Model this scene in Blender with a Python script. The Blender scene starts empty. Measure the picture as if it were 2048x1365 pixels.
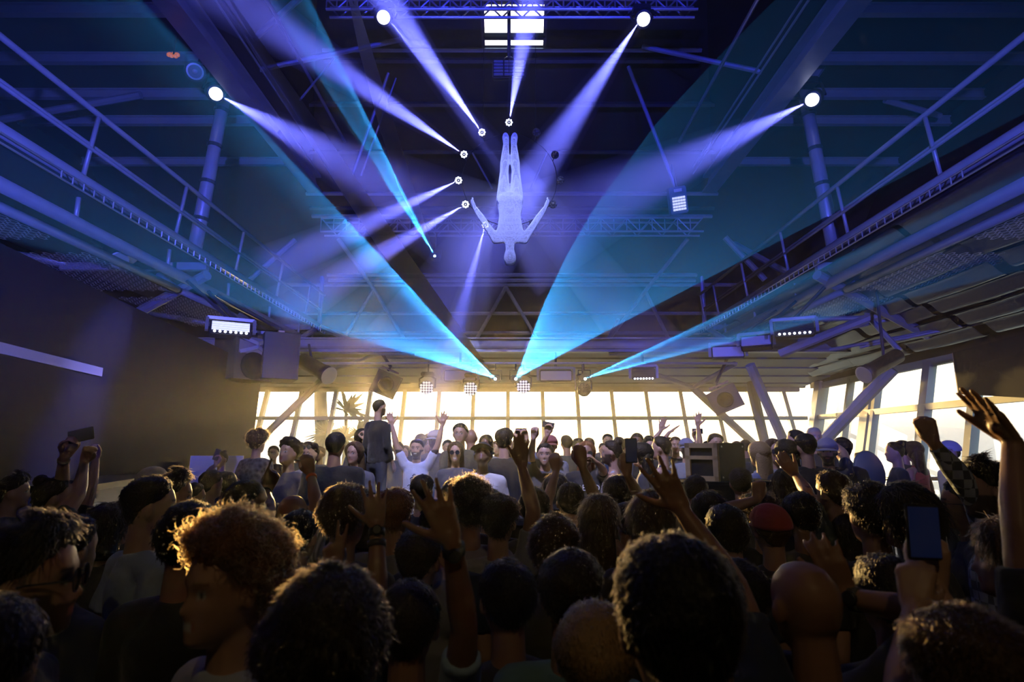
import bpy, bmesh, math, random
import numpy as np
from mathutils import Vector, Matrix, Quaternion
random.seed(7); np.random.seed(7)
C = bpy.context.scene.collection
SC = bpy.context.scene
R = math.radians

# ------------------------------------------------------------------ camera
F_PX = 1150.0
CAM = Vector((0.0, 0.0, 1.88))
PITCH = math.atan((890 - 682.5) / F_PX)
cam_d = bpy.data.cameras.new('camera'); cam_o = bpy.data.objects.new('camera', cam_d); C.objects.link(cam_o)
cam_d.sensor_width = 36.0; cam_d.lens = F_PX / 2048 * 36.0
cam_o.location = CAM; cam_o.rotation_euler = (math.pi / 2 + PITCH, 0, 0)
cam_d.clip_end = 4000; cam_d.clip_start = 0.05
cam_d.dof.use_dof = True; cam_d.dof.focus_distance = 7.5; cam_d.dof.aperture_fstop = 3.5
SC.camera = cam_o

def at(px, py, Y):
    """the point of the place at depth Y that the photograph shows at this pixel"""
    a = (px - 1024) / F_PX; b = (682.5 - py) / F_PX
    dy = math.cos(PITCH) - b * math.sin(PITCH); dz = math.sin(PITCH) + b * math.cos(PITCH)
    t = Y / dy
    return Vector((a * t, Y, CAM.z + dz * t))

# ------------------------------------------------------------------ world, sun, exposure
SC.view_settings.view_transform = 'Standard'
SC.view_settings.look = 'None'
SC.view_settings.exposure = 0.0
SC.view_settings.gamma = 1.0
SC.view_settings.use_curve_mapping = False
cy = SC.cycles
cy.use_denoising = True
cy.max_bounces = 5; cy.diffuse_bounces = 2; cy.glossy_bounces = 2; cy.transmission_bounces = 4
cy.transparent_max_bounces = 48; cy.volume_bounces = 0
cy.caustics_reflective = False; cy.caustics_refractive = False
cy.sample_clamp_indirect = 2.0; cy.sample_clamp_direct = 0.0
cy.use_light_tree = True; cy.use_adaptive_sampling = True; cy.adaptive_threshold = .05; cy.adaptive_min_samples = 20

SUN_AZ = R(-14.5); SUN_EL = R(3.0)      # the low sun behind the glass, left of the middle
w = bpy.data.worlds.new('world'); SC.world = w; w.use_nodes = True
nt = w.node_tree; nt.nodes.clear()
wo = nt.nodes.new('ShaderNodeOutputWorld'); bg = nt.nodes.new('ShaderNodeBackground')
sky = nt.nodes.new('ShaderNodeTexSky'); sky.sky_type = 'NISHITA'
sky.sun_disc = False; sky.sun_elevation = R(16); sky.sun_rotation = SUN_AZ
sky.altitude = 60; sky.air_density = 1.0; sky.dust_density = 4.0; sky.ozone_density = 1.0
bg.inputs['Strength'].default_value = 1.15
nt.links.new(sky.outputs[0], bg.inputs[0]); nt.links.new(bg.outputs[0], wo.inputs[0])

def sun_lamp():
    d = bpy.data.lights.new('sun', 'SUN'); d.energy = 19.0; d.angle = R(0.8); d.color = (1.0, 0.62, 0.20)
    o = bpy.data.objects.new('sun', d); C.objects.link(o)
    to_sun = Vector((math.sin(SUN_AZ) * math.cos(SUN_EL), math.cos(SUN_AZ) * math.cos(SUN_EL), math.sin(SUN_EL)))
    o.rotation_euler = to_sun.to_track_quat('Z', 'Y').to_euler(); o.location = (-4, 30, 12)
sun_lamp()

def portal(loc, rot, sx, sy):
    d = bpy.data.lights.new('daylight_portal', 'AREA'); d.shape = 'RECTANGLE'; d.size = sx; d.size_y = sy
    d.cycles.is_portal = True
    o = bpy.data.objects.new('daylight_portal', d); C.objects.link(o); o.location = loc; o.rotation_euler = rot
    return o
portal((0.8, 17.9, 2.2), (R(90), 0, 0), 17.5, 2.8)
portal((9.25, 12.0, 2.2), (R(90), 0, R(-90)), 11.0, 2.8)

def spot(name, loc, target, energy, col, angle, blend=1.0, radius=0.05):
    d = bpy.data.lights.new(name, 'SPOT'); d.energy = energy; d.color = col; d.spot_size = angle; d.spot_blend = blend
    d.shadow_soft_size = radius
    o = bpy.data.objects.new(name, d); C.objects.link(o); o.location = loc
    o.rotation_euler = (Vector(target) - Vector(loc)).to_track_quat('-Z', 'Y').to_euler()
    return o

# ------------------------------------------------------------------ materials
MATS = {}
def mat(name, col, rough=0.6, metal=0.0, spec=0.5, noise=0.0, nscale=8.0, bump=0.0, emit=None, emit_s=0.0, sheen=0.0, trans=0.0):
    if name in MATS: return MATS[name]
    m = bpy.data.materials.new(name); m.use_nodes = True
    t = m.node_tree; b = t.nodes['Principled BSDF']
    b.inputs['Base Color'].default_value = (*col, 1); b.inputs['Roughness'].default_value = rough
    b.inputs['Metallic'].default_value = metal; b.inputs['Specular IOR Level'].default_value = spec
    if sheen: b.inputs['Sheen Weight'].default_value = sheen
    if trans: b.inputs['Transmission Weight'].default_value = trans
    if emit: b.inputs['Emission Color'].default_value = (*emit, 1); b.inputs['Emission Strength'].default_value = emit_s
    if noise or bump:
        tc = t.nodes.new('ShaderNodeTexCoord'); n = t.nodes.new('ShaderNodeTexNoise')
        n.inputs['Scale'].default_value = nscale; n.inputs['Detail'].default_value = 4
        t.links.new(tc.outputs['Object'], n.inputs['Vector'])
        if noise:
            r = t.nodes.new('ShaderNodeMapRange'); r.inputs['To Min'].default_value = 1 - noise; r.inputs['To Max'].default_value = 1 + noise
            t.links.new(n.outputs['Fac'], r.inputs['Value'])
            mx = t.nodes.new('ShaderNodeVectorMath'); mx.operation = 'SCALE'; mx.inputs[0].default_value = col
            t.links.new(r.outputs[0], mx.inputs['Scale']); t.links.new(mx.outputs[0], b.inputs['Base Color'])
        if bump:
            bp = t.nodes.new('ShaderNodeBump'); bp.inputs['Strength'].default_value = bump; bp.inputs['Distance'].default_value = 0.02
            t.links.new(n.outputs['Fac'], bp.inputs['Height']); t.links.new(bp.outputs[0], b.inputs['Normal'])
    MATS[name] = m
    return m

def haze_mat(name, density, aniso=0.3, col=(1, 1, 1)):
    m = bpy.data.materials.new(name); m.use_nodes = True; t = m.node_tree; t.nodes.clear()
    o = t.nodes.new('ShaderNodeOutputMaterial'); v = t.nodes.new('ShaderNodeVolumeScatter')
    v.inputs['Color'].default_value = (*col, 1); v.inputs['Density'].default_value = density; v.inputs['Anisotropy'].default_value = aniso
    t.links.new(v.outputs[0], o.inputs['Volume'])
    return m

M_STEEL = mat('painted_steel', (0.26, 0.27, 0.30), 0.42, 0.3, noise=0.18, nscale=5)
M_STEEL_D = mat('dark_painted_steel', (0.04, 0.04, 0.045), 0.5, 0.2, noise=0.2)
M_STEEL_W = mat('window_frame_paint', (0.20, 0.23, 0.21), 0.5, noise=0.08)
M_ALU = mat('truss_aluminium', (0.55, 0.56, 0.58), 0.35, 0.8, noise=0.1)
M_BLACK = mat('black_plastic', (0.02, 0.02, 0.022), 0.45)
M_BLACKM = mat('matt_black', (0.010, 0.011, 0.012), 0.85, spec=.1)
M_WALL = mat('black_wall_paint', (0.015, 0.0135, 0.014), 0.75, spec=.12, noise=0.25, nscale=1.5)
M_ROOF = mat('dark_roof_boards', (0.018, 0.016, 0.018), 0.9, spec=.15, noise=0.2, nscale=2)
M_SOFFIT = mat('soffit_boards', (0.20, 0.20, 0.18), 0.55, noise=0.15, nscale=3)
M_CURT = mat('black_stage_curtain', (0.006, 0.006, 0.006), 0.95)
M_FLOOR = mat('dark_floor', (0.03, 0.028, 0.027), 0.5, noise=0.3, nscale=3)
M_SHEET = mat('galvanised_sheet', (0.16, 0.18, 0.175), 0.3, 0.85, noise=0.15, nscale=6)
M_WHITE = mat('white_panel', (0.6, 0.6, 0.6), 0.5, noise=0.05)
M_WOOD = mat('plywood', (0.45, 0.33, 0.17), 0.5, noise=0.25, nscale=14)
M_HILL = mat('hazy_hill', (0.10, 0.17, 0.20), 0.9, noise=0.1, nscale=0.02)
M_GROUND = mat('outside_ground', (0.25, 0.26, 0.22), 0.9)
M_LEAF = mat('palm_leaf', (0.035, 0.045, 0.012), 0.6, noise=0.2)
M_BARK = mat('palm_bark', (0.05, 0.035, 0.02), 0.9, noise=0.3, nscale=30, bump=0.5)
M_LENS = mat('lit_lamp_lens', (0.8, 0.8, 0.9), 0.3, emit=(0.80, 0.84, 1.0), emit_s=8.0)
M_LENS_S = mat('lit_lamp_cell', (0.8, 0.8, 0.9), 0.3, emit=(0.8, 0.84, 1.0), emit_s=4.0)
M_LENS_D = mat('dim_lamp_cell', (0.6, 0.6, 0.7), 0.3, emit=(0.7, 0.75, 1.0), emit_s=0.9)
M_LENS_OFF = mat('unlit_lamp_glass', (0.05, 0.05, 0.06), 0.1, spec=0.8)
M_LASER = mat('laser_aperture', (0.6, 0.9, 1.0), 0.2, emit=(0.55, 0.85, 1.0), emit_s=30.0)
def glass_mat():
    m = bpy.data.materials.new('window_glass'); m.use_nodes = True; t = m.node_tree; t.nodes.clear()
    o = t.nodes.new('ShaderNodeOutputMaterial'); a = t.nodes.new('ShaderNodeBsdfTransparent'); g = t.nodes.new('ShaderNodeBsdfGlossy')
    g.inputs['Roughness'].default_value = 0.02; mx = t.nodes.new('ShaderNodeMixShader'); mx.inputs[0].default_value = 0.05
    a.inputs['Color'].default_value = (0.97, 0.98, 0.97, 1)
    t.links.new(a.outputs[0], mx.inputs[1]); t.links.new(g.outputs[0], mx.inputs[2]); t.links.new(mx.outputs[0], o.inputs[0])
    return m
M_GLASS = glass_mat()

# ------------------------------------------------------------------ mesh helpers
class MB:
    """collects simple shapes and links them as ONE mesh object"""
    def __init__(s): s.v = []; s.f = []
    def add(s, vs, fs):
        n = len(s.v); s.v += [tuple(p) for p in vs]; s.f += [tuple(i + n for i in f) for f in fs]
    def box(s, c, size, rot=None):
        hx, hy, hz = (k / 2 for k in size); c = Vector(c)
        vs = [Vector((x, y, z)) for x in (-hx, hx) for y in (-hy, hy) for z in (-hz, hz)]
        if rot is not None: vs = [rot @ p for p in vs]
        s.add([c + p for p in vs], [(0, 1, 3, 2), (4, 6, 7, 5), (0, 4, 5, 1), (2, 3, 7, 6), (0, 2, 6, 4), (1, 5, 7, 3)])
    def bevbox(s, c, size, rot=None, b=0.02):
        """box with chamfered edges"""
        bm = bmesh.new(); bmesh.ops.create_cube(bm, size=1)
        for p in bm.verts: p.co = Vector((p.co.x * size[0], p.co.y * size[1], p.co.z * size[2]))
        bmesh.ops.bevel(bm, geom=bm.edges[:], offset=b, segments=2, affect='EDGES')
        bm.verts.index_update(); c = Vector(c)
        vs = [(c + ((rot @ p.co) if rot is not None else p.co)) for p in bm.verts]
        s.add(vs, [tuple(q.index for q in f.verts) for f in bm.faces]); bm.free()
    def beam(s, a, b, w_, h_, up=(0, 0, 1)):
        a = Vector(a); b = Vector(b); d = b - a
        q = d.to_track_quat('Y', 'Z'); rot = q.to_matrix()
        s.box((a + b) / 2, (w_, d.length, h_), rot)
    def tube(s, pts, r, n=8, cap=True):
        pts = [Vector(p) for p in pts]; rs = r if isinstance(r, (list, tuple)) else [r] * len(pts)
        vs = []; fs = []; prev = None
        for i, p in enumerate(pts):
            d = (pts[min(i + 1, len(pts) - 1)] - pts[max(i - 1, 0)]).normalized()
            if prev is None:
                u = d.orthogonal().normalized()
            else:
                u = (prev - d * prev.dot(d)).normalized()
            prev = u; v = d.cross(u)
            for k in range(n):
                a = 2 * math.pi * k / n; vs.append(p + (u * math.cos(a) + v * math.sin(a)) * rs[i])
        for i in range(len(pts) - 1):
            for k in range(n):
                k2 = (k + 1) % n; fs.append((i * n + k, i * n + k2, (i + 1) * n + k2, (i + 1) * n + k))
        if cap:
            fs.append(tuple(range(n - 1, -1, -1))); fs.append(tuple((len(pts) - 1) * n + k for k in range(n)))
        s.add(vs, fs)
    def lathe(s, prof, n=16, M=None):
        """profile of (radius, height) turned about local Z"""
        vs = []; fs = []
        for (r, z) in prof:
            for k in range(n):
                a = 2 * math.pi * k / n; p = Vector((r * math.cos(a), r * math.sin(a), z)); vs.append(M @ p if M is not None else p)
        for i in range(len(prof) - 1):
            for k in range(n):
                k2 = (k + 1) % n; fs.append((i * n + k, i * n + k2, (i + 1) * n + k2, (i + 1) * n + k))
        if prof[0][0] > 1e-5: fs.append(tuple(range(n - 1, -1, -1)))
        if prof[-1][0] > 1e-5: fs.append(tuple((len(prof) - 1) * n + k for k in range(n)))
        s.add(vs, fs)
    def quad(s, a, b, c, d): s.add([a, b, c, d], [(0, 1, 2, 3)])
    def build(s, name, m, parent=None, smooth=False):
        me = bpy.data.meshes.new(name); me.from_pydata(s.v, [], s.f); me.update()
        if smooth: me.shade_smooth()
        if m is not None: me.materials.append(m)
        o = bpy.data.objects.new(name, me); C.objects.link(o)
        if parent is not None: put(o, parent)
        return o

def outward(o):
    bm = bmesh.new(); bm.from_mesh(o.data); bmesh.ops.recalc_face_normals(bm, faces=bm.faces[:]); bm.to_mesh(o.data); bm.free(); return o
def put(o, parent):
    """parents o without moving it (the parents here are unscaled empties or meshes)"""
    o.parent = parent; o.matrix_parent_inverse = wm(parent).inverted()
def wm(o):
    m = o.matrix_basis.copy()
    return wm(o.parent) @ o.matrix_parent_inverse @ m if o.parent else m
def empty(name, loc, label, cat, group=None):
    o = bpy.data.objects.new(name, None); C.objects.link(o); o.location = loc; o.empty_display_size = 0.1
    return tag(o, label, cat, group)
def tag(o, label, cat, group=None):
    o['label'] = label; o['category'] = cat
    if group: o['group'] = group
    return o
def struct(o):
    o['kind'] = 'structure'; return o
def frame_to(loc, target, up=(0, 0, 1)):
    """matrix whose +Z looks from loc to target"""
    q = (Vector(target) - Vector(loc)).to_track_quat('Z', 'Y'); return Matrix.Translation(loc) @ q.to_matrix().to_4x4()
# ------------------------------------------------------------------ room shell
def slab(name, pts, thick, m, nrm=None):
    """a flat polygon given real thickness away from the room"""
    pts = [Vector(p) for p in pts]
    n = (pts[1] - pts[0]).cross(pts[2] - pts[0]).normalized() if nrm is None else Vector(nrm)
    k = len(pts); mb = MB()
    vs = pts + [p + n * thick for p in pts]
    fs = [tuple(range(k)), tuple(range(2 * k - 1, k - 1, -1))] + [(i, i + k, (i + 1) % k + k, (i + 1) % k) for i in range(k)]
    mb.add(vs, fs); return struct(mb.build(name, m))

WY = lambda z: 17.0 + (z - 1.9) * 0.40        # the glass front leans outward
WX = lambda y, z: 8.75 - 0.0487 * (17.0 - y) + (z - 1.9) * 0.235   # and so does the right-hand glass
slab('floor', [(-10, -4, 0), (10, -4, 0), (10, 17.6, 0), (-10, 17.6, 0)], 0.15, M_FLOOR, (0, 0, -1))
slab('wall_back', [(-10, -4, 0), (10, -4, 0), (10, -4, 11.5), (-10, -4, 11.5)], 0.2, M_CURT, (0, -1, 0))
slab('wall_left', [(-5.05, 11.2, 0), (-3.65, 0.6, 0), (-3.57, 0.6, 3.5), (-4.9, 11.2, 3.35)], 0.25, M_WALL, (-1, 0, 0))
slab('wall_left.001', [(-10, -4, 0), (-10, 17.6, 0), (-10, 17.6, 8.6), (-10, -4, 8.6)], 0.2, M_WALL, (-1, 0, 0))
# right wall: solid above the glass and solid towards the camera
ZH = 3.58
slab('wall_right.001', [(WX(-4, ZH), -4, ZH), (WX(17, ZH), 17.6, ZH), (WX(17, ZH) , 17.6, 8.6), (WX(-4, ZH), -4, 8.6)], 0.2, M_WALL, (1, 0, 0))
slab('wall_right.002', [(WX(-4, 0), -4, 0), (WX(7.2, 0), 7.2, 0), (WX(7.2, ZH), 7.2, ZH), (WX(-4, ZH), -4, ZH)], 0.2, M_WALL, (1, 0, 0))
slab('wall_right.003', [(WX(7.2, 0), 7.2, 0), (WX(17, 0), WY(0), 0), (WX(17, .75), WY(.75), 0.75), (WX(7.2, 0.75), 7.2, 0.75)], 0.15, M_WALL, (1, 0, 0))
slab('wall_front', [(-10, WY(0), 0), (9, WY(0), 0), (9, WY(.75), 0.75), (-10, WY(.75), 0.75)], 0.15, M_WALL, (0, 1, 0))
# roofs
slab('ceiling', [(-10, -4, 8.45), (-4.7, -4, 8.45), (-4.7, 12.5, 8.45), (-10, 12.5, 8.45)], 0.15, M_ROOF, (0, 0, 1))
slab('ceiling.001', [(4.7, -4, 8.45), (10.2, -4, 8.45), (10.2, 12.5, 8.45), (4.7, 12.5, 8.45)], 0.15, M_ROOF, (0, 0, 1))
HZ = lambda y: 4.64 + (17.4 - y) * 0.79
HY = lambda z: 17.4 - (z - 4.64) / 0.79
yT = 9.4
for s in (-1, 1):
    slab('ceiling', [(s * 4.7, -4, 8.45), (s * 3.6, -4, 11.1), (s * 3.6, yT, 11.1), (s * 4.7, HY(8.45), 8.45)], 0.15, M_ROOF, (s, 0, 0.4))
slab('ceiling', [(-3.6, -4, 11.0), (3.6, -4, 11.0), (3.6, yT, 11.0), (-3.6, yT, 11.0)], 0.15, M_ROOF, (0, 0, 1))
# hip roof towards the glass front, with the opening of the roof light
SKY = [at(968, 98, 10.5), at(1090, 98, 10.5), at(1090, 2, 10.0), at(968, 2, 10.0)]
def hip(px, py):
    d = at(px, py, 1.0) - CAM            # onto the sloping plane z = HZ(y)
    t = (4.64 + 17.4 * 0.79 - CAM.z) / (d.z + 0.79 * d.y); return CAM + d * t
sa, sb, sc_, sd = hip(967, 97), hip(1089, 97), hip(1089, 2), hip(967, 2)
x0, x1, ya, yb = sa.x, sb.x, sa.y, sd.y
def hipq(xa, xb, y_0, y_1): return [(xa, y_0, HZ(y_0)), (xb, y_0, HZ(y_0)), (xb, y_1, HZ(y_1)), (xa, y_1, HZ(y_1))]
HN = Vector((0, 0.62, 0.785))
slab('ceiling', hipq(-10, 10.2, 17.4, HY(8.45)), 0.12, M_ROOF, HN)
slab('ceiling', hipq(-4.9, 4.9, HY(8.45), ya), 0.12, M_ROOF, HN)
slab('ceiling', hipq(-4.9, x0, ya, yb), 0.12, M_ROOF, HN)
slab('ceiling', hipq(x1, 4.9, ya, yb), 0.12, M_ROOF, HN)
slab('ceiling', hipq(-4.9, 4.9, yb, yT - 0.3), 0.12, M_ROOF, HN)
# roof light: frame, two panes
sk = struct(empty('window_3', (0, 0, 0), 'x', 'x')); del sk['label']; del sk['category']
ym = hip(1028, 73).y
f = MB()
for (a, b, wd) in ((ya, ya, .07), (yb, yb, .07), (ym, ym, .10)):
    f.beam((x0, a, HZ(a)), (x1, a, HZ(a)), wd, .10)
for x in (x0, x1): f.beam((x, ya, HZ(ya)), (x, yb, HZ(yb)), .07, .10)
f.build('window_frame', M_STEEL_D, sk)
for (a, b) in ((ya, ym), (ym, yb)):
    g = MB(); p = hipq(x0, x1, a, b); off = HN * 0.05
    g.add([Vector(q) + off for q in p] + [Vector(q) + off * 1.3 for q in p], [(0, 1, 2, 3), (7, 6, 5, 4), (0, 4, 5, 1), (1, 5, 6, 2), (2, 6, 7, 3), (3, 7, 4, 0)]); g.build('pane', M_GLASS, sk)
portal(((x0 + x1) / 2, (ya + yb) / 2 + .2, HZ((ya + yb) / 2) + .15), (R(38), 0, 0), 1.2, 1.0).data.size = 1.2

# boarded soffit over the windows, board by board
sof = struct(MB().build('ceiling', None))
for i in range(9):
    ya_, yb_ = 17.55 - i * 0.53, 17.55 - i * 0.53 - 0.50
    z_ = lambda y: 3.62 + (17.55 - y) * 0.085 + (0.03 if i % 2 else 0)
    mb = MB(); mb.add([(-9.8, ya_, z_(ya_)), (8.9, ya_, z_(ya_)), (8.9, yb_, z_(yb_)), (-9.8, yb_, z_(yb_)),
                       (-9.8, ya_, z_(ya_) + .05), (8.9, ya_, z_(ya_) + .05), (8.9, yb_, z_(yb_) + .05), (-9.8, yb_, z_(yb_) + .05)],
                      [(0, 3, 2, 1), (4, 5, 6, 7), (0, 1, 5, 4), (1, 2, 6, 5), (2, 3, 7, 6), (3, 0, 4, 7)])
    mb.build('board', M_SOFFIT, sof)
slab('wall_front.001', [(-10, 17.6, 3.6), (9.0, 17.6, 3.6), (9.0, 17.4, 4.8), (-10, 17.4, 4.8)], 0.15, M_ROOF, (0, 1, 0))
def ibeam(mb, a, b, w_=.16, h_=.26, t=.025):
    a = Vector(a); b = Vector(b); u = Vector((0, 0, h_ / 2))
    mb.beam(a + u, b + u, w_, t); mb.beam(a - u, b - u, w_, t); mb.beam(a, b, t, h_)
mb = MB(); ibeam(mb, (-9, 12.85, 4.1), (9, 12.85, 4.1), .2, .3); struct(mb.build('trim_1', M_STEEL))
mb = MB(); ibeam(mb, (-9, 15.0, 3.98), (9, 15.0, 3.98), .16, .22); struct(mb.build('trim_2', M_STEEL))

# ------------------------------------------------------------------ glass front
def win_frame(n, a, b, name):
    pass
fw = struct(MB().build('window_1', None)); ZT, ZL = 3.52, 2.66
SP = 1.052; XC = at(1016, 790, WY(3.4)).x
xs = [XC + SP * k for k in range(-8, 9) if XC + SP * k < 8.6] 
def P1(x, z): return Vector((x, WY(z), z))
def lean_bar(mb, a, b, wd, dp): mb.beam(a, b, wd, dp)
for x in xs:
    mb = MB(); mb.beam(P1(x, .75), P1(x, 3.66), .115, .16); mb.build('mullion', M_STEEL_W, fw)
for z, h in ((.78, .12), (ZL, .11), (ZT + .06, .2), (1.75, .05)):
    mb = MB(); mb.beam(P1(-9.9, z), P1(8.8, z), .14 if h < .2 else .2, h)
    if h > .06: mb.build('transom', M_STEEL_W, fw)
xb = [-9.4] + xs + [8.8]
for i in range(len(xb) - 1):
    for (z0, z1) in ((.82, ZL), (ZL, ZT)):
        g = MB(); o_ = Vector((0, .03, 0)); q = [P1(xb[i], z0), P1(xb[i + 1], z0), P1(xb[i + 1], z1), P1(xb[i], z1)]
        g.add([p + o_ for p in q] + [p + o_ * 1.5 for p in q], [(0, 1, 2, 3), (7, 6, 5, 4), (0, 4, 5, 1), (1, 5, 6, 2), (2, 6, 7, 3), (3, 7, 4, 0)])
        g.build('pane', M_GLASS, fw)
# right-hand glass
rw = struct(MB().build('window_2', None))
def P2(y, z): return Vector((WX(y, z), y, z))
ys = [(15.3, .10), (14.35, .32), (14.0, .12), (12.15, .22), (10.75, .16), (9.3, .2), (8.0, .16)]
mb = MB(); mb.beam(P2(16.95, .7), P2(16.95, 3.7), .3, .3); mb.build('corner_post', M_STEEL_W, rw)
for y, wd in ys:
    mb = MB(); mb.beam(P2(y, .7), P2(y, 3.66), wd, .16) if False else mb.box(((P2(y, .7) + P2(y, 3.66)) / 2), (.16, wd, 3.05), Matrix.Rotation(math.atan(.235), 3, 'Y'))
    mb.build('mullion', M_STEEL_W, rw)
for z, h in ((.75, .12), (ZL, .13), (3.60, .16)):
    mb = MB(); mb.beam(P2(7.2, z), P2(17.0, z), .14, h); mb.build('transom', M_STEEL_W, rw)
yb_ = [17.0] + [y for y, _ in ys] + [7.2]
for i in range(len(yb_) - 1):
    for (z0, z1) in ((.78, ZL), (ZL, 3.56)):
        g = MB(); o_ = Vector((.03, 0, 0)); q = [P2(yb_[i], z0), P2(yb_[i + 1], z0), P2(yb_[i + 1], z1), P2(yb_[i], z1)]
        g.add([p + o_ for p in q] + [p + o_ * 1.5 for p in q], [(3, 2, 1, 0), (4, 5, 6, 7), (0, 1, 5, 4), (1, 2, 6, 5), (2, 3, 7, 6), (3, 0, 4, 7)])
        g.build('pane', M_GLASS, rw)
# black screen hung in front of the right glass
mb = MB(); a = at(1910, 706, 9.6); b = at(2120, 650, 7.6); c = at(2120, 800, 7.6); d = at(1922, 789, 9.6)
n = Vector((-1, -.3, 0)).normalized() * .05
mb.add([a, b, c, d, a + n, b + n, c + n, d + n], [(0, 1, 2, 3), (7, 6, 5, 4), (0, 4, 5, 1), (1, 5, 6, 2), (2, 6, 7, 3), (3, 7, 4, 0)])
scr = mb.build('projection_screen', M_BLACKM); tag(scr, 'black screen hung in front of the right-hand windows', 'screen')
mb = MB(); mb.beam(a, d, .06, .06); mb.build('screen_edge', M_WOOD, scr)

# ------------------------------------------------------------------ outside
slab('ground', [(-400, 24, -14), (400, 24, -14), (400, 900, -14), (-400, 900, -14)], 0.5, M_GROUND, (0, 0, -1))
def hill(cx, cy, cz, rx, ry, rz, seed):
    mb = MB(); rnd = random.Random(seed); nx = 36; vs = []; fs = []
    ph = [rnd.uniform(0, 6) for _ in range(6)]
    for j in range(7):
        for i in range(nx + 1):
            u = i / nx * 2 - 1; v = j / 6
            h = rz * max(0, 1 - u * u) * (1 + .12 * math.sin(u * 5 + ph[0]) + .06 * math.sin(u * 13 + ph[1])) * math.sin(v * math.pi / 2)
            vs.append((cx + u * rx, cy - ry * (1 - v), cz + h))
    for j in range(6):
        for i in range(nx): fs.append((j * (nx + 1) + i, j * (nx + 1) + i + 1, (j + 1) * (nx + 1) + i + 1, (j + 1) * (nx + 1) + i))
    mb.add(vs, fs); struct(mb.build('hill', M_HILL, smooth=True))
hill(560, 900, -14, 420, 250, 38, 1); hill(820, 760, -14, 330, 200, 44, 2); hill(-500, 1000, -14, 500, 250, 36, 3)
# haze over the bay between the windows and the hills
mb = MB(); mb.box((0, 480, 60), (2400, 820, 200)); hz = mb.build('haze', haze_mat('bay_haze', 0.0009, 0.0)); hz['kind'] = 'stuff'

def palm(px, py_base, Y, h, spread, nl, seed, label, r=.16):
    rnd = random.Random(seed); b = at(px, py_base, Y); h += b.z - .9; b.z = .9
    root = empty('palm_tree', b, label, 'palm tree')
    mb = MB(); pts = [b + Vector((.12 * math.sin(k * .9 + seed), 0, h * k / 6)) for k in range(7)]
    mb.tube(pts, [r * (1.15 - .05 * k) for k in range(7)], 10); mb.build('trunk', M_BARK, root, True)
    top = pts[-1]
    for k in range(nl):
        a = 2 * math.pi * k / nl + rnd.uniform(-.2, .2); el = rnd.uniform(-.3, 1.25); L = spread * rnd.uniform(.75, 1.1)
        d = Vector((math.cos(a), math.sin(a), 0)); sp = []
        for q in range(7):
            t = q / 6; sp.append(top + d * (L * t * math.cos(el * (1 - .3 * t))) + Vector((0, 0, L * (t * math.sin(el) - .55 * t * t))))
        mbl = MB(); mbl.tube(sp, [.02 * (1 - .12 * q) for q in range(7)], 4)
        for q in range(1, 7):
            for s in (-1, 1):
                t0 = sp[q]; side = d.cross(Vector((0, 0, 1))) * s
                tip = t0 + side * (.28 * L * (1 - abs(q - 3) * .17)) + d * .12 * L + Vector((0, 0, -.10 * L))
                wv = d * .045 * L
                mbl.add([t0 - wv * .5, t0 + wv, tip, t0 + Vector((0, 0, .015))], [(0, 1, 2), (1, 3, 2), (3, 0, 2)])
        mbl.build('leaf', M_LEAF, root)
slab('ground', [(-16, 18.6, .9), (-3.5, 18.6, .9), (-3.5, 27, .9), (-16, 27, .9)], 14.9, M_GROUND, (0, 0, -1))
palm(640, 905, 24, 3.9, 1.5, 15, 1, 'tall hazy palm tree outside the left windows, thick trunk', .27)
def yucca(px, py, Y, crowns, label, seed):
    """spiky plant: short stems, each carrying a rosette of sword-shaped leaves"""
    rnd = random.Random(seed); root = empty('spiky_palm', Vector((at(px, py, Y).x, Y, .9)), label, 'palm tree')
    for (cx, cy, L) in crowns:
        top = at(cx, cy, Y + rnd.uniform(-.3, .3)); mb = MB(); b = Vector((top.x * .97 + root.location.x * .03, top.y, .9))
        mb.tube([b, b.lerp(top, .5) + Vector((.05, 0, 0)), top], [.09, .07, .06], 8); mb.build('stem', M_BARK, root, True)
        for k in range(38):
            a = rnd.uniform(0, 6.283); el = rnd.uniform(-.5, 1.4); d = Vector((math.cos(a) * math.cos(el), math.sin(a) * math.cos(el), math.sin(el))); l = L * rnd.uniform(.7, 1.1)
            sd = d.cross(Vector((.3, .5, .8))).normalized() * (.065 * L / .8); m_ = top + d * l * .45 + Vector((0, 0, -.02)); tip = top + d * l + Vector((0, 0, -.14 * l)); up = sd.cross(d).normalized() * .012
            mb = MB(); mb.add([top - sd * .5, top + sd * .5, m_ + sd, m_ - sd, tip, m_ + up], [(0, 1, 5), (1, 2, 5), (2, 4, 5), (4, 3, 5), (3, 0, 5), (0, 3, 4, 2, 1)]); mb.build('leaf', M_LEAF, root)
yucca(690, 900, 20.5, [(692, 822, 1.05), (655, 868, .8), (716, 870, .75), (640, 905, .7), (690, 880, .8)], 'spiky palm outside the windows beside the standing man', 5)

# smoke in the room
mb = MB(); mb.box((0, 8.2, 4.3), (17.0, 16.4, 8.4)); hz = mb.build('haze', haze_mat('room_haze', 0.0052, 0.70)); hz['kind'] = 'stuff'
mb = MB(); mb.box((0, 13.6, 3.6), (17.0, 6.6, 7.0)); hz = mb.build('haze', haze_mat('front_haze', 0.009, 0.6)); hz['kind'] = 'stuff'
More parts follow.
